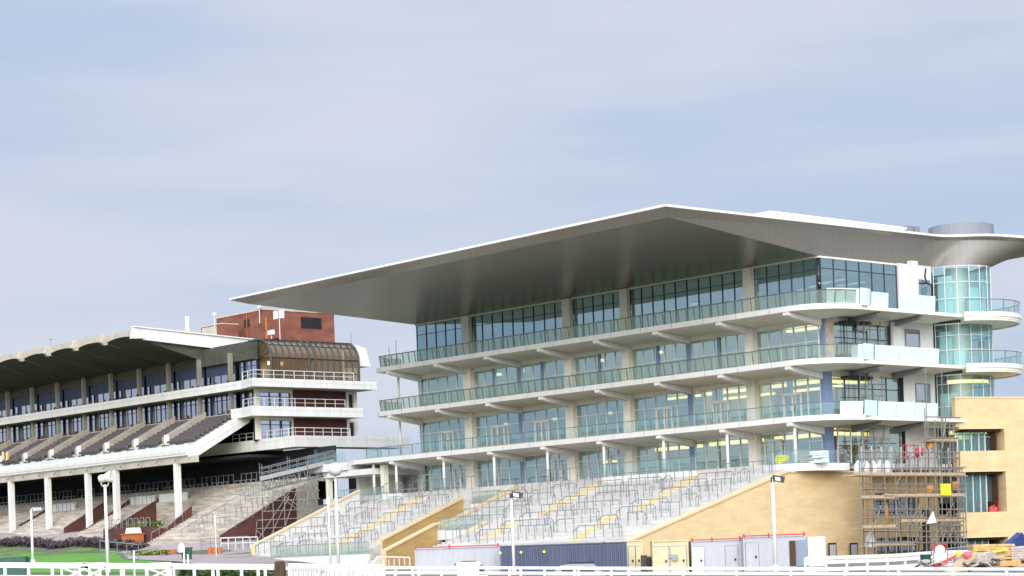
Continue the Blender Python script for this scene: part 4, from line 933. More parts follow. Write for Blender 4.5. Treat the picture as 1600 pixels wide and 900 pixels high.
q = MB(); q.sb(ka-1.1, ka+1.1, -14.9, -13.4, kg-.2, kg+1.55); part('cabin', q, 'orange_brick', ki)
q = MB(); q.sb(ka-1.2, ka+1.2, -15.0, -13.3, kg+1.55, kg+1.66); part('counter', q, 'orange_brick', ki)
q = MB(); q.prof([(-14.7, kg+1.66), (-13.5, kg+1.66), (-13.7, kg+2.3), (-14.5, kg+2.3)], ka-.9, ka+.7); part('roof', q, 'white', ki)
# hoop rails over the planter edge
for k in range(8):
    a = 97.0-k*1.25; q = MB(); q.path([S(a, -12.8, 7.55), S(a, -12.8, 8.45), S(a-.1, -12.8, 8.6), S(a-.75, -12.8, 8.6), S(a-.85, -12.8, 8.45), S(a-.85, -12.8, 7.55)], .045, 5)
    solo('hoop_rail', q, 'steel', 'grey tubular hoop rail on top of the brick planter wall', 'rail', 'hoop rails along the brick planter')
# crush barriers at the head of the old steps
r2 = random.Random(12)
for row, (bb, ph) in enumerate(((.4, 'top line'), (-1.5, 'second line'), (-3.4, 'third line'))):
    x = 148.
    while x > 76:
        L = r2.choice((2.1, 3.15, 3.15, 4.2)); L = min(L, x-75)
        if not (row == 2 and (86 < x < 102 or 108 < x < 115)):
            seg = 'right of the rightmost white column' if x < 89 else ('behind the middle white columns' if x < 112 else 'behind the leftmost white columns')
            barrier(x, x-L, bb, oz(bb)+.05, (False, False), f'grey barrier, {ph} of tan steps, {seg}', 'crush barriers on the worn tan steps')
        x -= L+r2.choice((.4, .9, 1.6))
for k in range(7):
    b = -5.5-k*1.05; a = 84-r2.uniform(0, 8); 
    barrier(a, a-3.15, b, oz(b), (False, False), 'grey crush barrier low on the wide tan steps left of the triangular brick wall', 'crush barriers low on the wide tan steps')
# handrails of the old steps
for (a, b0, b1, lab) in ((81.0, -12.8, -1.5, 'long pale handrail running up the middle of the wide tan steps'), (86.6, -13.2, -9, 'pale double handrail beside the brick planter')):
    q = MB(); q.tube(S(a, b0, oz(b0)+1), S(a, b1, oz(b1)+1), .04, 6); 
    for i in range(5): b = b0+(b1-b0)*i/4; q.tube(S(a, b, oz(b)-.1), S(a, b, oz(b)+1), .035, 5)
    solo('handrail', q, 'steel', lab, 'handrail')
# ================================================================== gangway and scaffold between the stands
def pole(q, p, r, rad=.05, k=None): q.tube(p, r, rad, 5, k)
YS = 232.
def g3(px, py, dy=0.): return atD(px, py, YS+dy)
zb_ = gz(*gxy(450, YS))
sc = root('scaffold_gangway', (g3(460, 860).x, YS, zb_), 'grey scaffold gangway bridging from the old stand to the new one on raking tubes', 'scaffold', stand=False)
q = MB(); 
d0, d1 = g3(408, 749), g3(523, 721)
for dy in (-1.1, 1.1): q.beam(d0+Vector((0, dy, 0)), d1+Vector((0, dy, 0)), .12, .45)
q.hexa([d0+Vector((0, -1.1, .0)), d1+Vector((0, -1.1, 0)), d1+Vector((0, 1.1, 0)), d0+Vector((0, 1.1, 0)), d0+Vector((0, -1.1, .12)), d1+Vector((0, -1.1, .12)), d1+Vector((0, 1.1, .12)), d0+Vector((0, 1.1, .12))])
part('deck', q, 'steel', sc)
q = MB(); n = 14
for dy in (-1.1, 1.1):
    e = Vector((0, dy, 0)); lo = Vector((0, 0, -1.2))
    q.tube(d0+e+lo, d1+e+lo, .05, 5)
    for i in range(n):
        p = d0+(d1-d0)*i/n+e; r = d0+(d1-d0)*(i+1)/n+e; q.tube(p+(lo if i % 2 else Vector()), r+(Vector() if i % 2 else lo), .035, 4)
part('truss', q, 'steel', sc)
q = MB()
for dy in (-1.1, 1.1):
    e = Vector((0, dy, 0))
    for h in (.6, 1.15): q.tube(d0+e+Vector((0, 0, h)), d1+e+Vector((0, 0, h)), .035, 4)
    for i in range(9): p = d0+(d1-d0)*i/8+e; q.tube(p, p+Vector((0, 0, 1.2 if i % 3 else 1.7)), .035, 4)
part('handrail', q, 'steel', sc)
q = MB()
for dy in (-1.2, 1.2):
    for (x0, y0, x1, y1) in ((399, 862, 401, 815), (411, 862, 409, 750), (428, 860, 426, 748), (446, 858, 444, 744), (468, 856, 466, 738), (482, 852, 480, 722), (497, 848, 495, 728), (402, 845, 470, 742), (417, 850, 452, 775), (437, 848, 466, 760), (458, 838, 492, 770)):
        pole(q, g3(x0, y0, dy), g3(x1, y1, dy))
part('standard', q, 'scaffold_steel', sc)
q = MB()
for dy in (-1.25, 1.25):
    for y0, x0, x1 in ((755, 410, 500), (769, 440, 500), (783, 418, 500), (799, 412, 490), (813, 402, 470), (826, 400, 452), (842, 412, 440)):
        pole(q, g3(x0, y0, dy), g3(x1, y0-(x1-x0)*.05, dy), .045)
    for (x0, y0, x1, y1) in ((405, 750, 470, 800), (430, 765, 480, 800), (400, 828, 420, 845), (495, 770, 470, 800), (440, 755, 412, 800)): pole(q, g3(x0, y0, dy), g3(x1, y1, dy), .045)
part('ledger', q, 'scaffold_steel', sc)
# shop-like front in shade under the gangway
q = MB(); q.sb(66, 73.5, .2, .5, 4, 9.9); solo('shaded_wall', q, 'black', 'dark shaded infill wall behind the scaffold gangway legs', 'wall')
q = MB(); q.sb(66, 73.4, -.05, .15, 7.4, 9.2); 
solo('shopfront', q, 'blue_grey', 'blue grey glazed shopfront in shade behind the scaffold gangway', 'shopfront')
# ================================================================== scaffold at the right end of the new stand
AS = -5.0
sr = root('scaffold', (AS, 9, gza(AS, 9)), 'tall grey tube scaffold with timber boarded lifts against the right end of the glass stand', 'scaffold')
def gs(px, py, a=AS): b, z = ona(px, py, a); return S(a, b, z)
q = MB(); r3 = random.Random(5); cnt = 0
for a, sh in ((AS, 0), (AS+1.4, 5)):
    for px, top, bot in ((1345, 690, 868), (1363, 700, 868), (1384, 700, 868), (1402, 702, 868), (1418, 704, 868), (1432, 700, 868), (1448, 640, 868), (1463, 655, 868), (1474, 632, 868), (1487, 660, 868), (1497, 700, 868), (1506, 735, 868)):
        pole(q, gs(px+sh+r3.uniform(-1.5, 1.5), bot, a), gs(px+sh-3, top+r3.uniform(-4, 4), a), .05)
part('standard', q, 'scaffold_steel', sr)
q = MB()
for a in (AS-.05, AS+1.45):
    for y, x0, x1 in ((652, 1445, 1500), (668, 1448, 1498), (684, 1448, 1498), (707, 1342, 1497), (716, 1342, 1497), (731, 1345, 1510), (756, 1345, 1512), (765, 1350, 1510), (796, 1345, 1512), (810, 1345, 1510), (830, 1350, 1512), (848, 1352, 1512), (820, 1400, 1505), (839, 1420, 1505)):
        pole(q, gs(x0, y+r3.uniform(-1, 1), a), gs(x1, y+r3.uniform(-1, 1), a), .045)
part('ledger', q, 'scaffold_steel', sr)
for (x0, y0, x1, y1) in ((1405, 786, 1440, 835), (1440, 786, 1408, 835), (1452, 786, 1492, 852), (1490, 786, 1455, 850), (1462, 690, 1486, 730), (1478, 650, 1470, 700), (1415, 786, 1432, 860), (1468, 866, 1480, 815), (1430, 795, 1470, 830), (1484, 800, 1500, 850), (1500, 800, 1476, 852), (1456, 700, 1476, 742), (1352, 860, 1376, 790), (1392, 862, 1372, 800), (1346, 742, 1362, 700), (1400, 760, 1420, 715), (1425, 862, 1446, 800), (1410, 868, 1398, 786)): q = MB(); pole(q, gs(x0, y0), gs(x1+r3.uniform(-3, 3), y1), .05); part('brace', q, 'scaffold_steel', sr)
for k in range(16):
    px = r3.uniform(1350, 1500); y = r3.choice((744, 777, 816, 853)); q = MB(); pole(q, gs(px, y, AS+r3.uniform(.2, 1.3)), gs(px+r3.uniform(-4, 4), y-r3.uniform(10, 34), AS+r3.uniform(.2, 1.3)), .045); part('standard', q, r3.choice(('scaffold_steel', 'steel')), sr)
for i, (y, x0, x1) in enumerate(((744, 1334, 1510), (777, 1378, 1510), (780, 1342, 1400), (816, 1405, 1510), (826, 1345, 1405), (853, 1362, 1430), (690, 1452, 1497))):
    b0, z0 = ona(x0, y, AS); b1, z1 = ona(x1, y, AS); q = MB()
    for k in range(4): q.sb(AS+.05+k*.36, AS+.38+k*.36, b0+r3.uniform(-.4, .3), b1+r3.uniform(-.2, .5), (z0+z1)/2, (z0+z1)/2+.07)
    q.sb(AS-.02, AS+.03, b0+.3, b1-.2, (z0+z1)/2+.07, (z0+z1)/2+.32); part('board', q, 'timber', sr)
q = MB(); b0, z0 = ona(1345, 716, AS+.3); b1, z1 = ona(1495, 716, AS+.3)
for k in range(10): b = b0+(b1-b0)*k/10; q.sb(AS+.2, AS+.3, b, b+.12, z0-1.5, z0+1.)
part('guard_post', q, 'cabin_grey', sr)
q = MB()
for k in range(6): b = b0+.3+k*.85; q.lathe(S(AS+.8, b, 9.3), (0, 0, 1), [(0, .3), (.2, .42), (.7, .38), (1., .12), (1.05, 0)], 8)
solo('rubble_sacks', q, 'render_white', 'row of white rubble sacks on the upper scaffold lift', 'sacks', 'white sacks on the scaffold', smooth=True) if False else None
for k in range(5):
    q = MB(); b = b0+.4+k*.95; q.lathe(S(AS+.9, b, z0-1.35), (r3.uniform(-.1, .1), r3.uniform(-.1, .1), 1), [(0, .3), (.2, .44), (.8, .40), (1.15, .14), (1.25, .05)], 9)
    solo('rubble_sack', q, 'render_white', 'bulging white rubble sack on the left half of the upper scaffold lift', 'sack', 'white sacks on the scaffold', smooth=True)
# yellow notice and odd pieces on the scaffold
b0, z0 = ona(1470, 774, AS-.1); b1, z1 = ona(1485, 757, AS-.1)
yn = root('notice_board', (AS-.1, (b0+b1)/2, z0), 'small square yellow notice board tied to the right half of the scaffold', 'sign')
q = MB(); q.sb(AS-.12, AS-.09, b0, b1, z0, z0+1.0); part('board', q, 'yellow', yn)
q = MB(); bc = (b0+b1)/2; q.lathe(S(AS-.125, bc+.05, z0+.54), (1, 0, 0), [(0, .20), (.01, .20), (.011, .14)], 14); q.sb(AS-.135, AS-.125, bc-.25, bc+.3, z0+.14, z0+.20); q.sb(AS-.135, AS-.125, bc-.15, bc+.2, z0+.86, z0+.92); part('lettering', q, 'amber', yn)
q = MB(); b0, z0 = ona(1447, 815, AS-.3); b1, z1 = ona(1459, 803, AS-.3); q.poly([S(AS-.3, b0, z0-.2), S(AS-.35, b1+.3, z0-.1), S(AS-.32, b1-.1, z0+.9)], (-.05, .02, 0)); solo('flapping_sheet', q, 'white', 'white triangular sheet caught on the middle of the scaffold', 'sheet')
b0, z0 = ona(1364, 852, AS-.2); q = MB(); q.lathe(S(AS+.5, b0+.4, z0-.1), (.1, 0, 1), [(0, .5), (.5, .42), (1.0, .3), (1.3, .1), (1.4, 0)], 10); solo('wrapped_bundle', q, 'cabin_grey', 'pale grey wrapped bundle on the lowest scaffold board', 'bundle', smooth=True)
for px, py, m, lab in ((1452, 763, 'orange', 'orange plastic tray wedged under the upper scaffold boards'), (1492, 757, 'orange', 'orange plastic bucket beside the yellow notice on the scaffold'), (1453, 694, 'orange', 'orange drum on the upper scaffold lift by the white wall'), (1436, 705, 'red', 'red crate on the upper scaffold lift')):
    b0, z0 = ona(px, py, AS+.7); q = MB(); q.lathe(S(AS+.7, b0, z0-.45), (0, 0, 1), [(0, .28), (.1, .36), (.7, .42), (.72, .36), (.2, .3)], 10); solo('bucket', q, m, lab, 'bucket', smooth=True)
b0, z0 = ona(1420, 700, AS+.9); q = MB(); q.sb(AS+.8, AS+.86, b0-.9, b0+1.2, z0-.8, z0-.72); q.sb(AS+.8, AS+.86, b0-.9, b0+1.2, z0+.2, z0+.28)
for k in range(5): q.sb(AS+.8, AS+.86, b0-.9+k*.5, b0-.84+k*.5, z0-1.2, z0+.3)
solo('red_barrier', q, 'red', 'red metal guard barrier on the upper scaffold lift', 'barrier')
q = MB(); b0, z0 = ona(1386, 800, AS+1.2); q.tube(S(AS+1.2, b0, z0-1.2), S(AS+1.2, b0-.1, z0+1.6), .16, 8); solo('rubble_chute', q, 'orange', 'orange rubble pipe standing behind the left scaffold poles', 'pipe', smooth=True)
q = MB(); b0, z0 = ona(1448, 860, AS+.6); q.tube(S(AS+.6, b0, z0-.5), S(AS+.6, b0, z0+3.6), .3, 8); solo('debris_netting', q, 'frame_dark', 'dark grey debris netting hanging in the middle of the scaffold', 'netting')
# ladders and platform wires going up to the balconies
q = MB(); 
for px in (1449, 1474): q.tube(gs(px, 690), gs(px-3, 575), .04, 5)
part('hoist_line', q, 'steel', sr)
# materials standing on the curved slab
for px, py, w_, h_, m, lab in ((1217, 713, .5, .9, 'yellow', 'yellow plastic crate stack behind the lowest right glass balustrade'), (1262, 715, .9, .7, 'rubble', 'pile of tan rubble on the curved white slab'), (1276, 712, .8, 1., 'sheet', 'pale teal wrapped pallet on the curved white slab'), (1232, 716, .7, .35, 'rubble', 'low heap of brown rubble beside the yellow crate stack')):
    a, z = onb(px, py, -3.2); q = MB()
    for k in range(5): q.poly([S(a-w_+r3.uniform(0, .3), -3.2+r3.uniform(-.3, .3), ZG-.13+h_*k/5), S(a+w_-r3.uniform(0, .3), -3.3, ZG-.13+h_*k/5), S(a+w_*.8, -2.5, ZG-.13+h_*k/5), S(a-w_*.8, -2.4, ZG-.13+h_*k/5)], (r3.uniform(-.05, .05), 0, h_/5*.9))
    solo({'yellow': 'crate_stack', 'sheet': 'wrapped_pallet'}.get(m, 'rubble_heap'), q, m, lab, {'yellow': 'crates', 'sheet': 'pallet'}.get(m, 'rubble'))
# ================================================================== buff stone block on the far right
D2 = Vector((.912, .41)).normalized(); N2 = Vector((-D2.y, D2.x))
p0 = atD(1492, 622, 190.5); RB = root('stone_building', (p0.x, p0.y, 0), 'flat-topped buff stone building with deep recessed windows at the right edge', 'building', stand=False)
def rb(s, d, z): v = Vector((p0.x, p0.y))+D2*s+N2*d; return (v.x, v.y, z)
def rbox(q, s0, s1, d0, d1, z0, z1): q.hexa([rb(s0, d0, z0), rb(s1, d0, z0), rb(s1, d1, z0), rb(s0, d1, z0), rb(s0, d0, z1), rb(s1, d0, z1), rb(s1, d1, z1), rb(s0, d1, z1)])
def zat(px, py): return atD(px, py, 191.5).z
zt = p0.z; zz_ = [zat(1540, y) for y in (668, 704, 735, 800, 838)]
q = MB(); rbox(q, 0, 16, 0, .5, zz_[0], zt); rbox(q, 0, 16, 0, .5, zz_[2], zz_[1]); rbox(q, 0, 16, 0, .5, zz_[4], zz_[3]); rbox(q, 5.2, 16, .003, 3, zz_[1], zz_[0]); rbox(q, 5.2, 16, .003, 3, zz_[3], zz_[2]); rbox(q, 5.2, 16, .003, 3, -1, zz_[4])
rbox(q, 6, 16, .5, 9, zt-.5, zt-.05)
w_o = part('wall', q, 'stone', RB)
q = MB(); rbox(q, -.04, 16, -.05, .6, zt, zt+.12)
for z in (zz_[0], zz_[2], zz_[4]): rbox(q, 0, 5.3, -.03, .6, z-.10, z-.003)
part('coping', q, 'coping', w_o)
q = MB(); 
for z0, z1 in ((zz_[1], zz_[0]), (zz_[3], zz_[2]), (-1, zz_[4])): q = MB(); rbox(q, 1.7, 5.2, 2.6, 2.7, z0, z1); rbox(q, 4.7, 4.8, .6, 2.6, z0, z1); rbox(q, 1.6, 5.2, .5, 2.5, z1-.3, z1-.1); part('dark_interior', q, 'wood_dark', RB)
for i, (z0, z1) in enumerate(((zz_[1], zz_[0]-.3), (zz_[3], zz_[2]-.2), (-.5, zz_[4]-.2))):
    q = MB(); rbox(q, .9, 3.9, 1.2, 1.23, z0, z1); w = part('window', q, 'glass_tower', RB)
    q = MB()
    for s in (.9, 1.6, 2.4, 3.2, 3.85): rbox(q, s, s+.07, 1.1, 1.25, z0, z1)
    part('window_frame', q, 'frame_white', w)
    if i == 0: q = MB(); rbox(q, 1.3, 3., 1.7, 2.0, z1-.6, z1-.25); part('ceiling_light', q, 'light', RB)
for s, z, m, lab in ((3.9, zz_[3], 'red', 'red petrol can on the middle ledge of the buff stone building'),):
    q = MB(); v = rb(s, .3, z+.01); q.box(v[0]-.35, v[0]+.35, v[1]-.2, v[1]+.2, v[2], v[2]+.45); q.tube((v[0]+.5, v[1], v[2]), (v[0]+.5, v[1], v[2]+1.0), .05, 6); q.tube((v[0]-.2, v[1], v[2]+.45), (v[0]+.2, v[1], v[2]+.6), .05, 6); solo('red_can', q, m, lab, 'can', stand=False)
# small square openings in the big stone wall
for px in (1300.5, 1334):
    b0, z0 = ona(px-6, 864, -.5); b1, z1 = ona(px+6, 848, -.5); q = MB()
    q.sb(-.505, -.52, b0, b1, z0-.6, z1); o = solo('wall_opening', q, 'black', {1300.5: 'left of two small square dark window openings low in the big stone wall', 1334: 'right of two small square dark window openings low in the big stone wall'}[px], 'window')
    q = MB(); q.sb(-.522, -.53, b0+.15, b0+.55, z0-.6, z1-.15); q.sb(-.522, -.53, b1-.55, b1-.1, z0-.6, z1-.15); c = part('shutter', q, 'cabin_grey', o); c.location = -Vector(S(-.5125, (b0+b1)/2, z0-.6))
# ================================================================== site cabins and containers
def cabin(name, px0, px1, pyt, D, m, label, h=2.6, depth=2.6, trim=None, ribbed=False, doors=(), cat='cabin', group=None):
    P0 = atD(px0, pyt, D); P1 = atD(px1, pyt, D); zt = (P0.z+P1.z)/2; zb = zt-h; x0, x1 = P0.x, P1.x
    r = root(name, ((x0+x1)/2, D+depth/2, zb), label, cat, group, stand=False)
    q = MB(); q.box(x0, x1, D+.02, D+depth, zb, zt)
    if ribbed:
        n = int((x1-x0)/.28)
        for i in range(n): x = x0+.06+(x1-x0-.12)*i/n; q.hexa([(x+.02, D-.03, zb+.15), (x+.14, D-.03, zb+.15), (x+.18, D+.02, zb+.15), (x-.02, D+.02, zb+.15), (x+.02, D-.03, zt-.15), (x+.14, D-.03, zt-.15), (x+.18, D+.02, zt-.15), (x-.02, D+.02, zt-.15)])
    part('body', q, m, r)
    q = MB()
    for x in (x0-.01, x1-.09): q.box(x, x+.10, D-.05, D+.06, zb, zt+.01)
    q.box(x0-.01, x1+.01, D-.055, D+.06, zb-.01, zb+.14); q.box(x0-.02, x1+.02, D-.06, D+depth+.02, zt+.003, zt+.09)
    part('frame', q, trim or m, r)
    for (s0, s1, dm, lab) in doors:
        d = MB(); a = x0+(x1-x0)*s0; b = x0+(x1-x0)*s1; d.box(a, b, D-.03, D+.01, zb+.2, zt-.38)
        o = part('door', d, dm, r, label=lab)
        e = MB(); e.box(a-.05, b+.05, D-.028, D+.012, zt-.375, zt-.33); e.box(a-.05, a-.005, D-.028, D+.012, zb+.2, zt-.38); e.box(b+.005, b+.05, D-.028, D+.012, zb+.2, zt-.38); part('door_frame', e, 'steel', o)
        e = MB(); e.box(b-.25, b-.12, D-.09, D-.03, (zb+zt)/2-.15, (zb+zt)/2+.02); part('handle', e, 'black_paint', o)
    return r
cb1 = cabin('site_cabin', 648, 780, 856.5, 160, 'cabin_grey', 'long pale grey site cabin with a red roof line, leftmost of the cabins', 2.7, trim=None)
def redtop(r, px0, px1, pyt, D, depth=2.6):
    P0 = atD(px0, pyt, D); P1 = atD(px1, pyt, D); q = MB(); z = (P0.z+P1.z)/2+.1
    q.box(P0.x-.03, P1.x+.03, D-.07, D+.1, z-.01, z+.07)
    for x in (P0.x, P0.x+(P1.x-P0.x)*.4, P1.x-.15): q.box(x, x+.12, D-.08, D+.12, z-.1, z+.18)
    part('roof_rail', q, 'red', r)
redtop(cb1, 648, 780, 856.5, 160)
cn = cabin('shipping_container', 781, 979, 851.5, 157, 'navy', 'long navy blue ribbed shipping container in the middle of the yard', 2.7, ribbed=True, cat='container')
for px, py in ((781.5, 864), (814, 863), (850, 862)):
    v = atD(px, py, 156.93); q = MB(); q.lathe(v, (0, -1, 0), [(0, .10), (.03, .10), (.031, .03)], 12); o = part('yellow_lamp', q, 'yellow', cn)
c2 = cabin('storage_container', 946, 1003, 846.5, 161, 'cabin_cream', 'cream container end standing behind the navy container', 2.75, depth=6, cat='container', doors=((.62, .8, 'cabin_cream', None), (.82, .97, 'cabin_cream', None)))
c3 = cabin('store_cabin', 1019, 1075, 846, 156, 'cabin_cream', 'cream steel store cabin with two doors left of the grey cabins', 2.7, doors=((.03, .44, 'cabin_cream', None), (.50, .93, 'cabin_cream', None)))
v = atD(1054, 872, 155.9); q = MB(); q.box(v.x-.2, v.x+.25, v.y-.08, v.y, v.z-.2, v.z+.25); q.box(v.x-.4, v.x-.2, v.y-.05, v.y, v.z, v.z+.3); part('lock_box', q, 'steel', c3)
c4 = cabin('site_cabin', 1080, 1158, 845.5, 155.5, 'cabin_grey', 'pale grey site cabin with white left door next to the cream store', 2.6, doors=((.02, .24, 'white', 'white door standing slightly proud'), (.68, .92, 'cabin_grey', None))); redtop(c4, 1080, 1158, 845.5, 155.5)
c5 = cabin('site_cabin', 1161, 1258, 839, 154, 'cabin_grey', 'rightmost pale grey site cabin with its blue-grey door standing open', 2.6, doors=((.04, .24, 'cabin_grey', None),)); redtop(c5, 1161, 1258, 839, 154)
P0 = atD(1233, 845, 153.95); P1 = atD(1244, 884, 153.95); q = MB(); q.box(P0.x, P1.x, 153.93, 153.99, P1.z, P0.z); part('doorway', q, 'wood_dark', c5)
P0 = atD(1244, 844, 153.8); P1 = atD(1260, 884, 153.8); q = MB(); q.hexa([(P0.x, 153.9, P1.z), (P1.x, 153.3, P1.z), (P1.x, 153.35, P1.z), (P0.x, 153.95, P1.z), (P0.x, 153.9, P0.z), (P1.x, 153.3, P0.z), (P1.x, 153.35, P0.z), (P0.x, 153.95, P0.z)]); part('door', q, 'blue_grey', c5, label='blue-grey door standing open')
q = MB(); P0 = atD(1262, 839, 160); P1 = atD(1289, 839, 160); q.box(P0.x, P1.x, 160, 162, P0.z-2.2, P0.z); o = solo('white_hoarding', q, 'render_white', 'plain white boarded box against the foot of the big stone wall', 'box', stand=False)
# objects in the gap between the cream units
v = atD(1010, 876, 157); q = MB(); q.box(v.x-.35, v.x+.1, 157.5, 158, v.z-.8, v.z+.4); q.lathe((v.x+.25, 157.6, v.z-.5), (0, 0, 1), [(0, .25), (.7, .25), (.8, .1)], 8); solo('gas_bottle_rack', q, 'frame_dark', 'dark rack with a bottle in the gap between the two cream units', 'rack', stand=False)
# ================================================================== lamp posts
def lamp(px, py_top, py_bot, D, label, head, r=.07):
    t = atD(px, py_top, D); u = uv(px, py_bot)[0]; z0 = gz(t.x, D)
    o = root('lamp_post', (t.x, D, z0), label, 'lamp post', None, stand=False)
    q = MB(); q.tube((t.x, D, z0-.3), (t.x, D, t.z), r*1.25, 8, None, r); q.tube((t.x, D, z0-.1), (t.x, D, z0+.5), r*1.9, 8); part('pole', q, 'white', o, smooth=True)
    q = MB()
    if head == 'horn':
        q.lathe((t.x-.42, D, t.z+.36), (1, -.2, .18), [(0, .1), (.05, .24), (.25, .30), (.5, .25), (.55, .30), (.95, .42), (.97, .33), (.85, .1)], 14); q.path([(t.x-.3, D, t.z+.2), (t.x-.2, D, t.z-.1), (t.x+.2, D, t.z-.1), (t.x+.3, D, t.z+.25)], .05, 5)
        part('loudspeaker', q, 'white', o, smooth=True)
    elif head == 'globe':
        q.lathe((t.x+.05, D-.2, t.z+.0), (0, -.2, 1), [(0, .12), (.08, .36), (.35, .46), (.62, .42), (.8, .22), (.86, 0)], 14); q.path([(t.x-.4, D, t.z+.4), (t.x-.3, D, t.z), (t.x+.3, D, t.z), (t.x+.4, D, t.z+.4)], .05, 5)
        part('lamp_head', q, 'render_white', o, smooth=True)
    elif head == 'arm':
        q.path([(t.x, D, t.z), (t.x+.1, D, t.z+.12), (t.x+.85, D-.1, t.z+.12)], .07, 6); q.hexa([(t.x+.2, D-.25, t.z-.1), (t.x+.9, D-.25, t.z-.05), (t.x+.9, D+.1, t.z-.05), (t.x+.2, D+.1, t.z-.1), (t.x+.2, D-.25, t.z+.12), (t.x+.9, D-.25, t.z+.12), (t.x+.9, D+.1, t.z+.12), (t.x+.2, D+.1, t.z+.12)]); part('lamp_head', q, 'cabin_grey', o)
    elif head == 'flood':
        for dx, dz in ((.45, .05),):
            q.hexa([(t.x+.1, D-.35, t.z-.15), (t.x+.75, D-.35, t.z-.3), (t.x+.75, D+.2, t.z-.3), (t.x+.1, D+.2, t.z-.15), (t.x+.02, D-.25, t.z+.25), (t.x+.85, D-.25, t.z+.1), (t.x+.85, D+.25, t.z+.1), (t.x+.02, D+.25, t.z+.25)], 0)
            q.hexa([(t.x+.15, D-.37, t.z-.12), (t.x+.5, D-.37, t.z-.2), (t.x+.5, D-.34, t.z-.2), (t.x+.15, D-.34, t.z-.12), (t.x+.12, D-.33, t.z+.12), (t.x+.5, D-.33, t.z+.04), (t.x+.5, D-.3, t.z+.04), (t.x+.12, D-.3, t.z+.12)], 1)
            q.box(t.x-.12, t.x+.12, D-.1, D+.1, t.z-.25, t.z+.1, 0)
        part('lamp_head', q, ['black_paint', 'white'], o)
    else:
        q.box(t.x-.12, t.x+.12, D-.1, D+.1, t.z-.1, t.z+.4); part('lamp_head', q, 'white', o)
    return o
lamp(164, 757, 882, 150, 'tall white pole carrying a white horn loudspeaker over the lawn', 'horn', .10)
lamp(48.5, 797, 880, 170, 'shorter white pole with a small arm lamp at the far left of the lawn', 'arm', .09)
lamp(524, 742, 881, 150, 'white pole with a round white lamp head in front of the left terrace end', 'globe', .09)
lamp(513, 786, 884, 152, 'thin white pole with a small square head just left of the round-headed lamp', 'box', .07)
lamp(799, 773, 888, 150, 'white pole with a black floodlight in front of the navy container', 'flood', .09)
lamp(1207, 748, 888, 150, 'white pole with a black floodlight in front of the rightmost grey cabin', 'flood', .11)
for px, py in ((209, 860), (287, 852), (293.5, 866), (336, 808)):
    D = 140 if px < 300 else 215; t = atD(px, py, D); q = MB(); q.tube((t.x, D, gz(t.x, D)-.1), t, .06 if px < 300 else .05, 6)
    if px > 300: q.box(t.x-.05, t.x+.05, D-.1, D, t.z-1, t.z+.2)
    solo('post', q, 'white', {209: 'short plain white post on the lawn right of the loudspeaker pole', 287: 'short white post in front of the dark green bin', 293.5: 'shorter white post just right of the dark green bin front', 336: 'thin white post standing before the wide tan steps'}[px], 'post', stand=False)
# ================================================================== foreground rails
def rail_run(name, pts, hs, posts, label, thick=.07, width=.16, post_w=.14, m='rail_white', cat='fence', bars=(), base=None):
    """pts: (px, py of the top rail, D) joined by straight rails; hs: drops below the top"""
    V = [atD(*p) for p in pts]; o = root(name, (V[0].x, V[0].y, gz(V[0].x, V[0].y)), label, cat, stand=False)
    for h in hs:
        q = MB()
        for p, r in zip(V, V[1:]): q.beam(p-Vector((0, 0, h+thick/2)), r-Vector((0, 0, h+thick/2)), .06, width)
        part('rail', q, m, o)
    L = sum((r-p).length for p, r in zip(V, V[1:])); k = 0
    me = None
    s = 0.
    for p, r in zip(V, V[1:]):
        l = (r-p).length
        while s < l:
            v = p+(r-p)*(s/l); zg = gz(v.x, v.y); q = MB(); q.box(-post_w/2, post_w/2, .02, .02+post_w, 0, 1)
            if me is None: me = q.mesh('post', m)
            c = inst('post', me, o, (v.x, v.y, zg-.2)); c.scale.z = v.z-zg+.17
            s += posts
        s -= l
    return o
lf = rail_run('paddock_fence', [(-30, 878.5, 105), (270, 880.5, 105), (442, 882, 105)], (0., .62, 1.0), 1.15, 'long white timber rail fence along the near edge of the green lawn', thick=.16, width=.17)
lf2 = rail_run('paddock_fence', [(-30, 882, 96), (130, 884, 97), (262, 885, 98), (450, 886, 99)], (0., .52), 2.05, 'nearer white rail fence with thick posts crossing in front of the lawn fence', thick=.13, width=.13)
for px in (118, 146, 250):
    p = atD(px, 886, 96.5); q = MB(); w_, h_ = .62, .55
    for z in (0, -h_): q.beam(p+Vector((-w_, 0, z)), p+Vector((w_, 0, z)), .05, .09)
    for x in (-w_, w_): q.beam(p+Vector((x, 0, .05)), p+Vector((x, 0, -1.4)), .09, .09)
    q.beam(p+Vector((-w_, 0, -h_)), p+Vector((w_, 0, 0)), .05, .08); q.beam(p+Vector((-w_, .03, 0)), p+Vector((w_, .03, -h_)), .05, .08)
    q.box(p.x-.5, p.x+.5, p.y-.02, p.y+.02, p.z+.14, p.z+.20)
    solo('hurdle', q, 'rail_white', {118: 'leftmost white cross-braced hurdle in the near rail fence', 146: 'white cross-braced hurdle next to the loudspeaker pole foot', 250: 'white cross-braced hurdle at the right end of the lawn'}[px], 'hurdle', stand=False)
# dark stump-like post between the fences
t = atD(437, 877, 94); q = MB(); zg = gz(t.x, 94)
q.lathe((t.x, 94, zg-.2), (0, 0, 1), [(0, .29), (t.z-zg-.2, .26), (t.z-zg+.1, .235), (t.z-zg+.2, .20), (t.z-zg+.22, 0)], 14); solo('timber_post', q, 'wood_dark', 'thick dark brown timber post between the lawn fence and the white picket barrier', 'post', stand=False)
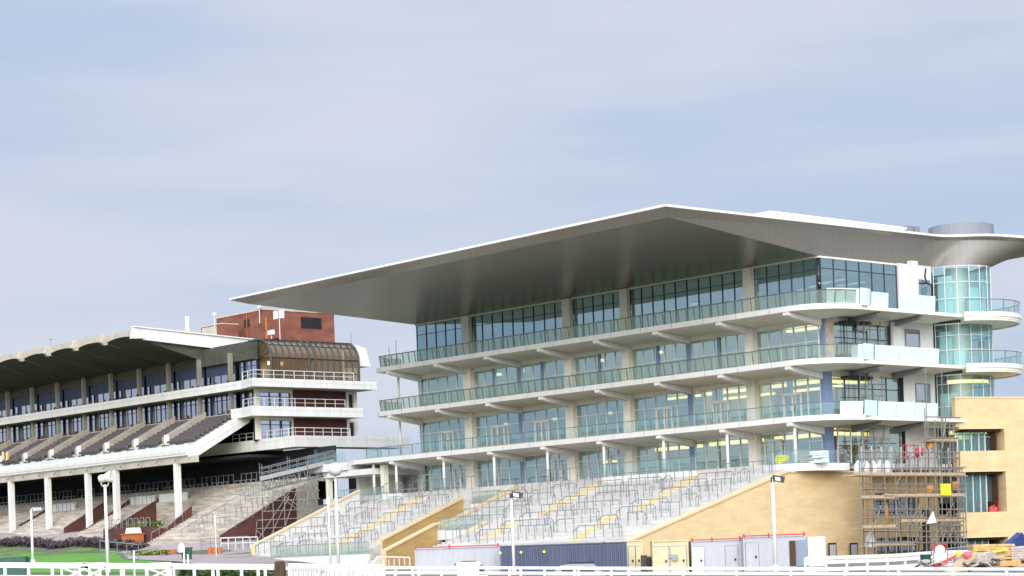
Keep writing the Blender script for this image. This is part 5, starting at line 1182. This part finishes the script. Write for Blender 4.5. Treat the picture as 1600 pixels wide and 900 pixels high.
# picket barrier
V0 = atD(452, 880.5, 100); V1 = atD(600, 882.5, 100); pk = root('picket_barrier', (V0.x, 100, gz(V0.x, 100)), 'close-set white picket barrier right of the dark timber post', 'fence', stand=False)
q = MB(); 
for h in (.02, .9): q.beam(V0-Vector((0, 0, h)), V1-Vector((0, 0, h)), .05, .06)
q.tube(V0-Vector((0, 0, 1.3)), V0, .03, 5); part('frame', q, 'rail_white', pk)
q = MB()
for i in range(38): p = V0+(V1-V0)*i/37; q.box(p.x-.045, p.x+.045, 100-.03, 100-.01, p.z-1.1, p.z-.02)
part('picket', q, 'rail_white', pk)
rr = rail_run('running_rail', [(560, 884.5, 92), (760, 885.2, 92), (1150, 886, 92), (1640, 887.2, 92)], (0., .22), 2.3, 'long white double running rail across the right foreground', thick=.11, width=.12, post_w=.12)
r2_ = rail_run('running_rail', [(452, 889, 97), (700, 884.5, 112), (1000, 888, 122)], (0.,), 2.6, 'white running rail curving away behind the double rail in the centre', thick=.10, width=.14)
r3_ = rail_run('running_rail', [(1258, 871, 140), (1400, 866, 143), (1470, 861, 146), (1640, 858, 150)], (0., .28, .75), 1.6, 'broad white rail fence in front of the scaffold foot', thick=.16, width=.24, post_w=.16)
q = MB(); V0 = atD(1455, 860, 139); V1 = atD(1531, 852, 139)
q.tube(V0, V1, .035, 5); q.tube(V0, V0-Vector((0, 0, 1.6)), .035, 5); q.tube(V1, V1-Vector((0, 0, 1.9)), .035, 5); q.tube(V0-Vector((0, 0, .9)), V1-Vector((0, 0, .9)), .03, 5); 
for i in range(1, 12): p = V0+(V1-V0)*i/12; q.tube(p, p-Vector((0, 0, 1.0)), .012, 4)
solo('mesh_fence_panel', q, 'steel', 'grey temporary mesh fence panel in front of the rubbish heap', 'fence', stand=False)
# open steel railings near the left stair wall
q = MB(); V0 = atD(575, 877, 186); V1 = atD(640, 871, 186)
q.path([V0-Vector((0, 0, .9)), V0+Vector((.8, 0, .35)), V1, V1-Vector((0, 0, 1.1))], .05, 5)
for i in range(1, 8): p = V0+(V1-V0)*(i/8); q.tube(p+Vector((0, 0, .0)), p-Vector((0, 0, 1.2)), .04, 4)
solo('handrail', q, 'white', 'white ramp handrail at the foot of the deep buff stair walls', 'handrail', stand=False)
for (x0, x1, y0, y1, D, lab) in ((314, 388, 842, 838, 226, 'pale grey handrail frame at the foot of the wide tan steps'), (345, 402, 841, 839, 224, 'white guard rail along the foot of the triangular brick wall')):
    V0 = atD(x0, y0, D); V1 = atD(x1, y1, D); q = MB(); q.tube(V0, V1, .05, 5); q.tube(V0-Vector((0, 0, .55)), V1-Vector((0, 0, .55)), .035, 5)
    for i in range(6): p = V0+(V1-V0)*i/5; q.tube(p, p-Vector((0, 0, 1.2)), .045, 5)
    solo('guard_rail', q, 'steel' if x0 < 330 else 'white', lab, 'rail', stand=False)
# mesh enclosure, bins and bits on the concourse
V = [atD(155, 846, 196), atD(200, 850, 196)]; q = MB()
for y0 in (196, 203):
    for px in (156, 170, 183, 198, 216): p = atD(px, 845+(px-156)*.1, y0); q.tube(p, (p.x, p.y, gz(p.x, p.y)), .04, 4)
    a_ = atD(156, 845, y0); b_ = atD(216, 851, y0); q.tube(a_, b_, .04, 4); q.tube(a_-Vector((0, 0, .9)), b_-Vector((0, 0, .9)), .03, 4)
solo('pen_railing', q, 'steel', 'grey open steel pen at the right end of the purple hedge', 'railing', stand=False)
for px, w_, m, lab, nm in ((291, .5, 'green_box', 'dark green bin on the pinkish paving', 'bin'), (285, .3, 'render_white', 'white sack leaning on the dark green bin', 'sack')):
    D = 206; p = atD(px, 868, D); zg = gz(p.x, D); q = MB()
    q.hexa([(p.x-w_*.8, D, zg), (p.x+w_*.8, D, zg), (p.x+w_*.8, D+.7, zg), (p.x-w_*.8, D+.7, zg), (p.x-w_, D-.05, zg+1.1), (p.x+w_, D-.05, zg+1.1), (p.x+w_, D+.75, zg+1.1), (p.x-w_, D+.75, zg+1.1)]) if m != 'render_white' else q.lathe((p.x, D-.35, zg+.7), (0, 0, 1), [(0, .3), (.4, .36), (.8, .25), (.95, .08)], 9)
    if m == 'green_box': q.box(p.x-w_-.03, p.x+w_+.03, D-.08, D+.78, zg+1.1, zg+1.2)
    solo(nm, q, m, lab, nm, stand=False)
for px, py, D, m, w_, h_, lab, nm in ((262, 864, 222, 'orange_brick', .9, .5, 'low stack of pinkish paving bricks on the concourse', 'brick_stack'), (336, 858, 219, 'orange_brick', .7, .75, 'stack of orange bricks beside the thin white post', 'brick_stack')):
    p = atD(px, py, D); zg = gz(p.x, D); q = MB()
    for k in range(4):
        for j in range(3): q.box(p.x-w_+j*w_*.66+.02, p.x-w_+(j+1)*w_*.66-.02, D-.3+r3.uniform(-.05, .05), D+.3, zg+h_*k/4, zg+h_*(k+.92)/4)
    solo(nm, q, m, lab, 'bricks', stand=False)
leaves('low_planting', (atD(235, 864, 220).x, 220, gz(atD(235, 864, 220).x, 220)), (1.9, .8, .5), 420, .16, 'leaf', 'low patch of pale green planting at the edge of the concourse', 'plants', 9, stand=False, mats=['leaf', 'leaf_yellow'])
# ------------------------------------------------------------------ purple hedge
r4 = random.Random(21); q = MB(); h0 = Vector((*gxy(-40, 267), 0)); h1 = Vector((*gxy(226, 238), 0))
for i in range(15000):
    t = r4.random(); p = h0+(h1-h0)*t; d = r4.gauss(0, .38); d = max(-.75, min(.75, d)); zt_ = 1.05+.14*math.sin(t*97)+.10*math.sin(t*231+1)
    zz2 = zt_*(r4.random()**.6)*(1-abs(d)*.25); c = Vector((p.x+d*B[0]*1.2, p.y+d*B[1]*1.2, gz(p.x, p.y)+zz2)); s = r4.uniform(.07, .17)
    u = Vector((r4.gauss(0, 1), r4.gauss(0, 1), r4.gauss(0, .8))).normalized()*s; v = u.cross(Vector((r4.gauss(0, 1), r4.gauss(0, 1), r4.gauss(0, 1)))).normalized()*s*.6
    q.add([c-u, c-v, c+u, c+v], [(0, 1, 2, 3)], 1 if (zz2 > zt_*.55 and r4.random() < .55) else 0)
solo('hedge', q, ['hedge', 'hedge_light'], 'long low purple-leaved hedge along the back edge of the lawn', 'hedge', stand=False, fix=False)
q = MB(); pa = atD(-10, 872, 140); pb = atD(39, 869, 140)
q.hexa([(pa.x, 140, gz(pa.x, 140)), (pb.x, 140, gz(pb.x, 140)), (pb.x, 141.5, gz(pb.x, 140)), (pa.x, 141.5, gz(pa.x, 140)), (pa.x, 140.1, pa.z), (pb.x, 140.1, pb.z), (pb.x, 141.4, pb.z-.05), (pa.x, 141.4, pa.z)]); solo('windbreak_screen', q, 'green_box', 'dark green mesh screen standing on the lawn at the far left', 'screen', stand=False)
def bush(px, py, D, ext, n, seed, lab, s=.14):
    p = atD(px, py, D); leaves('shrub', (p.x, D, gz(p.x, D)), ext, n, s, 'leaf', lab, 'shrub', seed, stand=False, mats=['leaf', 'grass'])
bush(312, 896, 108, (1.1, .5, 1.15), 700, 31, 'leafy green shrub behind the lawn fence, left of three'); bush(355, 896, 108.6, (.8, .5, 1.0), 600, 32, 'leafy green shrub behind the lawn fence, middle of three'); bush(400, 896, 108, (1.0, .5, 1.05), 700, 33, 'leafy green shrub behind the lawn fence, nearest the dark timber post')
# ================================================================== vehicles behind the rails
def vehicle(px, D, wpx, pyt, label, name, van=False):
    c = atD(px, pyt, D); L = wpx/F*D; zt = c.z; h = 2.1 if van else 1.5; z0 = zt-h; x0 = c.x-L/2; x1 = c.x+L/2
    o = root(name, (c.x, D, z0), label, 'van' if van else 'car', stand=False)
    side = [(x0, .35), (x0+.02*L, .8), (x0+.16*L, .92), (x0+.30*L, h-.06), (x0+.45*L, h), (x0+.82*L, h-.03), (x0+.95*L, .98), (x1, .85), (x1, .35)] if not van else [(x0, .35), (x0, h-.1), (x0+.06*L, h), (x0+.60*L, h-.02), (x0+.80*L, 1.15), (x1, .98), (x1, .35)]
    q = MB(); q.poly([(x, D, z0+z) for x, z in side], (0, 1.7, 0)); part('body', q, 'car_white' if van else 'silver', o)
    q = MB(); a, b = ((.30, .84) if not van else (.58, .74)); q.poly([(x0+(a-.02)*L, D-.012, z0+(.98 if not van else 1.25)), (x0+b*L, D-.012, z0+(.98 if not van else 1.25)), (x0+(b-.07)*L, D-.012, z0+h-.18), (x0+(a+.06)*L if not van else x0+a*L, D-.012, z0+h-.18)], (0, .02, 0)); part('window', q, 'car_glass', o)
    for x in (x0+.2*L, x0+.82*L):
        q = MB(); q.lathe((x, D-.02, z0+.33), (0, 1, 0), [(0, .2), (0, .33), (.2, .33), (.2, .1)], 16); w = part('wheel', q, 'rubber', o); q = MB(); q.lathe((x, D-.03, z0+.33), (0, 1, 0), [(0, .02), (0, .2), (.03, .2)], 12); part('rim', q, 'steel', w)
    q = MB(); q.box(x1-.06, x1+.02, D+.1, D+.4, z0+.65, z0+.8); part('headlight', q, 'glass_tower', o)
    q = MB(); 
    if not van:
        for y in (.2, 1.4): q.tube((x0+.42*L, D+y, z0+h+.08), (x0+.82*L, D+y, z0+h+.08), .03, 5)
        for x in (.45, .62, .8): q.tube((x0+x*L, D+.2, z0+h-.02), (x0+x*L, D+.2, z0+h+.08), .02, 4)
    else: q.box(x0+.1*L, x0+.5*L, D+.1, D+.2, z0+h, z0+h+.06); q.box(x0-.15, x0-.08, D-.1, D+.05, z0+h-.25, z0+h-.05)
    part('roof_rack', q, 'black_paint', o)
vehicle(744, 132, 60, 877.5, 'white van parked behind the rails in front of the grey cabin', 'parked_van', True)
vehicle(896, 134, 98, 881.2, 'silver car with roof bars parked behind the rails in front of the navy container', 'parked_car')
# ================================================================== rubbish heap at the right foreground
def obx(name, px, py, D, sx, sy, sz, rot, m, label, cat, n=1, group=None):
    p = atD(px, py, D); q = MB()
    for i in range(n):
        mt = Matrix.Translation(p+Vector((0, 0, i*sz*1.05))) @ Matrix.Rotation(math.radians(rot[0]+r3.uniform(-2, 2)*(n > 1)), 4, 'Y') @ Matrix.Rotation(math.radians(rot[1]), 4, 'Z') @ Matrix.Rotation(math.radians(rot[2]), 4, 'X')
        q.hexa([mt @ Vector(c) for c in [(-sx, -sy, 0), (sx, -sy, 0), (sx, sy, 0), (-sx, sy, 0), (-sx*.97, -sy*.9, sz), (sx*.96, -sy*.95, sz), (sx*.98, sy, sz), (-sx, sy*.96, sz)]])
    return solo(name, q, m, label, cat, group, stand=False)
obx('timber_sheet', 1502, 882, 128, 1.0, .5, .12, (-38, 10, 25), 'timber', 'pale timber sheet leaning diagonally on the rubbish heap', 'board')
obx('rubble_slab', 1524, 880, 129, 1.1, .7, .5, (-12, 30, 8), 'rubble', 'broken concrete slab on the rubbish heap right of the pale sheet', 'rubble')
obx('rubble_slab', 1518, 871, 131, .7, .5, .3, (-20, 20, 8), 'rubble', 'smaller broken slab on top of the rubbish heap below the pink tub', 'rubble')
obx('timber_bundle', 1550, 873, 130, 1.3, .5, .14, (2, 5, 0), 'amber', 'stacked bundle of amber timber lengths on the rubbish heap', 'timber', n=6)
obx('yellow_strap', 1562, 862, 129.3, .45, .1, .12, (-8, 5, 0), 'yellow', 'bright yellow plastic strip on top of the amber timber bundle', 'strip')
obx('orange_skip', 1577, 884, 126, .62, .4, .30, (0, 0, 0), 'orange', 'small orange tray at the right end of the rubbish heap', 'tray')
obx('red_board', 1478, 879, 127, .7, .08, .16, (-24, 0, 0), 'red', 'red painted board lying left of the pale timber sheet', 'board')
obx('tarpaulin', 1592, 862, 134, .8, .4, .9, (-38, 10, 10), 'tarp', 'navy blue tarpaulin at the right edge above the rubbish heap', 'tarpaulin')
obx('dark_sheeting', 1546, 884, 127.5, 1.0, .4, .14, (4, 0, 0), 'black_paint', 'crumpled black sheeting under the amber timber bundle', 'sheeting')
obx('grey_pallet', 1592, 884, 130, .55, .5, .14, (0, 0, 0), 'rubble', 'stack of grey pallets at the far right edge', 'pallets', n=8)
for k in range(34):
    px = r3.uniform(1440, 1598); m_, nm_ = r3.choice((('timber', 'board'), ('rubble', 'slab'), ('concrete', 'slab'), ('steel', 'sheet'), ('mud', 'board'), ('render_white', 'sheet'), ('wood_dark', 'board')))
    obx('debris_piece', px, r3.uniform(876, 888), r3.uniform(126, 133), r3.uniform(.2, .75), r3.uniform(.1, .35), r3.uniform(.03, .14), (r3.uniform(-30, 30), r3.uniform(0, 180), r3.uniform(-20, 30)), m_, f'loose broken {nm_} scattered in the rubbish heap', 'debris', group='loose debris of the rubbish heap')
p = atD(1511, 866, 128); q = MB(); q.lathe((p.x, 128, p.z-.25), (0, -.3, 1), [(0, .16), (.1, .22), (.34, .27), (.36, .22), (.15, .16)], 12); solo('pink_tub', q, 'pink', 'bright pink tub on the rubbish heap', 'tub', stand=False, smooth=True)
p = atD(1498, 865, 128.5); q = MB(); q.lathe((p.x, 128.5, p.z-.1), (0, -.3, 1), [(0, .2), (.15, .25), (.16, 0)], 12); solo('yellow_dish', q, 'yellow', 'yellow round dish left of the pink tub', 'dish', stand=False)
p = atD(1448, 866, 133); q = MB(); q.lathe((p.x, 133, p.z-.5), (0, 0, 1), [(0, .38), (.45, .42), (.5, .40), (.5, 0)], 12); solo('green_drum', q, 'green_box', 'dark green drum beside the red trolley frame', 'drum', stand=False)
rt = root('trolley', (atD(1470, 870, 130).x, 130, gz(atD(1470, 870, 130).x, 130)), 'red tubular trolley frame holding white sacks', 'trolley', stand=False)
q = MB(); pts = [atD(1459, 888, 130), atD(1459, 856, 130), atD(1464, 850, 130), atD(1476, 850, 130), atD(1481, 856, 130), atD(1481, 880, 130)]
for dy in (0, .7): q.path([v+Vector((0, dy, 0)) for v in pts], .028, 6)
q.tube(pts[2], pts[2]+Vector((0, .7, 0)), .04, 5); q.tube(pts[3], pts[3]+Vector((0, .7, 0)), .04, 5); part('frame', q, 'red', rt)
for k, (dx, dz) in enumerate(((-.15, 0), (.25, .05), (.05, .5))):
    q = MB(); v = atD(1469, 880, 130); q.lathe((v.x+dx, 130.3, v.z+dz), (.1*k-.1, 0, 1), [(0, .25), (.15, .33), (.45, .3), (.6, .1)], 9); solo('white_sack', q, 'render_white', 'white sack held in the red trolley frame', 'sack', 'white sacks in the red trolley', stand=False, smooth=True)
# ================================================================== aerials on the old roof
def aerial(px, py0, py1, b, label, kind):
    a, z1 = onb(px, py1, b); z0 = onb(px, py0, b)[1]; q = MB(); q.tube(S(a, b, z0-.4), S(a, b, z1), .05, 6)
    if kind == 'panel': q.sb(a-.18, a+.18, b-.15, b+.15, z0, z1)
    if kind == 'pair': q.sb(a+.5, a+.95, b-.2, b+.2, z1-1.0, z1); q.sb(a-.75, a-.3, b-.2, b+.2, z1-1.0, z1); q.sb(a-.7, a+.9, b-.05, b+.05, z1-.9, z1-.75)
    if kind == 'box': q.sb(a-.55, a+.55, b-.2, b+.1, z1-.55, z1)
    if kind == 'ball': q.lathe(S(a, b, z1-.2), (0, 0, 1), [(0, .1), (.15, .28), (.35, .28), (.5, .05)], 10)
    if kind == 'yagi':
        q.tube(S(a-.5, b, z1-.1), S(a+.4, b, z1-.1), .03, 4)
        for k in range(4): q.tube(S(a-.45+k*.25, b-.2, z1-.1), S(a-.45+k*.25, b+.2, z1-.1), .02, 4)
    solo('aerial', q, 'white' if kind in ('panel', 'pair', 'box', 'ball') else 'steel', label, 'aerial')
aerial(292, 518, 494, 2, 'tall white panel aerial on the canopy end of the old stand', 'panel')
aerial(436, 530, 485, 11, 'pair of white panel aerials on a pole in front of the red brick tower', 'pair')
aerial(424, 528, 516, 10.5, 'white box aerial on the roof left of the twin panel aerials', 'box')
aerial(335, 505, 492, 7.5, 'white ball-topped mast beside the small brick plant box', 'ball')
aerial(405, 500, 481, 11.5, 'white ball light on the corner of the red brick tower roof', 'ball')
aerial(79, 545, 529, -6, 'small antenna rods on the left part of the concrete canopy', 'yagi')
aerial(135, 532, 523, -6, 'tiny thin rod on the middle of the concrete canopy', 'rod')
aerial(548, 545, 520, 15, 'thin white mast at the right end of the old stand roof', 'rod')
for px in (607, 618): 
    a, z = onb(px, 552, -4); q = MB(); q.tube(S(a, -3.9, Z1), S(a, -3.9, Z1+2.0+(px-607)*.05), .03, 5); solo('balcony_post', q, 'dark_steel', {607: 'short dark rod on the left end of the top balcony', 618: 'taller dark rod on the left end of the top balcony'}[px], 'rod')
# ================================================================== sky, sun, camera
sc_ = bpy.context.scene
w = bpy.data.worlds.new('World'); sc_.world = w; w.use_nodes = True; n = w.node_tree.nodes; l = w.node_tree.links
bg = n['Background']
SUN_EL, SUN_AZ = 20., 181.    # degrees; azimuth measured from +Y clockwise: behind and a little right of the camera
sk = n.new('ShaderNodeTexSky'); sk.sky_type = 'NISHITA'; sk.sun_disc = False; sk.sun_elevation = math.radians(SUN_EL); sk.sun_rotation = math.radians(SUN_AZ); sk.air_density = 1.; sk.dust_density = 2.5
tc = n.new('ShaderNodeTexCoord'); mp = n.new('ShaderNodeMapping'); mp.inputs['Scale'].default_value = (1.6, 1.6, 9.0); mp.inputs['Rotation'].default_value = (0, math.radians(7), 0); l.new(tc.outputs['Generated'], mp.inputs[0])
t1 = n.new('ShaderNodeTexNoise'); t1.inputs['Scale'].default_value = 2.1; t1.inputs['Detail'].default_value = 5; t1.inputs['Roughness'].default_value = .42; t1.inputs['Distortion'].default_value = .25; l.new(mp.outputs[0], t1.inputs['Vector'])
mr = n.new('ShaderNodeMapRange'); mr.interpolation_type = 'SMOOTHSTEP'; mr.inputs['From Min'].default_value = .36; mr.inputs['From Max'].default_value = .63; t2 = n.new('ShaderNodeTexNoise'); t2.inputs['Scale'].default_value = 4.6; t2.inputs['Detail'].default_value = 6; t2.inputs['Roughness'].default_value = .5; t2.inputs['Distortion'].default_value = .4; l.new(mp.outputs[0], t2.inputs['Vector'])
tm = n.new('ShaderNodeMix'); tm.inputs[0].default_value = .16; l.new(t1.outputs['Fac'], tm.inputs[2]); l.new(t2.outputs['Fac'], tm.inputs[3]); l.new(tm.outputs[0], mr.inputs['Value'])
cr = n.new('ShaderNodeMix'); cr.data_type = 'RGBA'; l.new(mr.outputs[0], cr.inputs[0]); cr.inputs[6].default_value = (.445, .535, .705, 1); cr.inputs[7].default_value = (.59, .63, .735, 1)
sky_s = n.new('ShaderNodeMix'); sky_s.data_type = 'RGBA'; sky_s.blend_type = 'MULTIPLY'; sky_s.inputs[0].default_value = 1; l.new(sk.outputs[0], sky_s.inputs[6]); sky_s.inputs[7].default_value = (.07, .07, .07, 1)
mx = n.new('ShaderNodeMix'); mx.data_type = 'RGBA'; mx.inputs[0].default_value = .90; l.new(sky_s.outputs[2], mx.inputs[6]); l.new(cr.outputs[2], mx.inputs[7])
sx_ = n.new('ShaderNodeSeparateXYZ'); l.new(tc.outputs['Generated'], sx_.inputs[0])     # brighter towards the zenith like an overcast dome, added to fill shade
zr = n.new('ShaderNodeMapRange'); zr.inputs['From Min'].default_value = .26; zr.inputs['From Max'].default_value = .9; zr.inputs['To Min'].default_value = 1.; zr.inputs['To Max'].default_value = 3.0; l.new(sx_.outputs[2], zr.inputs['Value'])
l.new(mx.outputs[2], bg.inputs[0]); yr = n.new('ShaderNodeMapRange'); yr.inputs['From Min'].default_value = .15; yr.inputs['From Max'].default_value = -.9; yr.inputs['To Min'].default_value = 1.; yr.inputs['To Max'].default_value = 1.75; l.new(sx_.outputs[1], yr.inputs['Value'])   # and brighter behind the camera, the sun's side, added to fill balcony shade
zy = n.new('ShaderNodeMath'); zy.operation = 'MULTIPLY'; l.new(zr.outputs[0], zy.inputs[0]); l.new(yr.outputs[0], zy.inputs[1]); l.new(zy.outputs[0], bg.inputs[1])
sd = bpy.data.lights.new('sun', 'SUN'); so = bpy.data.objects.new('sun', sd); C.objects.link(so); sd.energy = 2.5; sd.angle = math.radians(34); sd.color = (1, .955, .88)
el, az = math.radians(SUN_EL), math.radians(SUN_AZ); dv = Vector((math.sin(az)*math.cos(el), math.cos(az)*math.cos(el), math.sin(el)))
so.rotation_euler = dv.to_track_quat('Z', 'Y').to_euler(); so.location = dv*400
cd = bpy.data.cameras.new('camera'); co = bpy.data.objects.new('camera', cd); C.objects.link(co)
cd.sensor_width = 36; cd.lens = 36*F/1600; cd.shift_x = 0; cd.shift_y = (CY-450)/1600; cd.clip_end = 9000; cd.clip_start = .5
co.matrix_world = Matrix.Translation((0, 0, CZ)) @ Matrix.Rotation(ROLL, 4, 'Y') @ Matrix.Rotation(math.pi/2, 4, 'X')
sc_.camera = co
v = sc_.view_settings; v.view_transform = 'Standard'; v.look = 'None'; v.exposure = .24; v.gamma = 1; v.use_curve_mapping = False
cy = sc_.cycles; cy.use_denoising = True; cy.max_bounces = 8; cy.transparent_max_bounces = 16; cy.caustics_reflective = False; cy.caustics_refractive = False; cy.sample_clamp_indirect = 4.
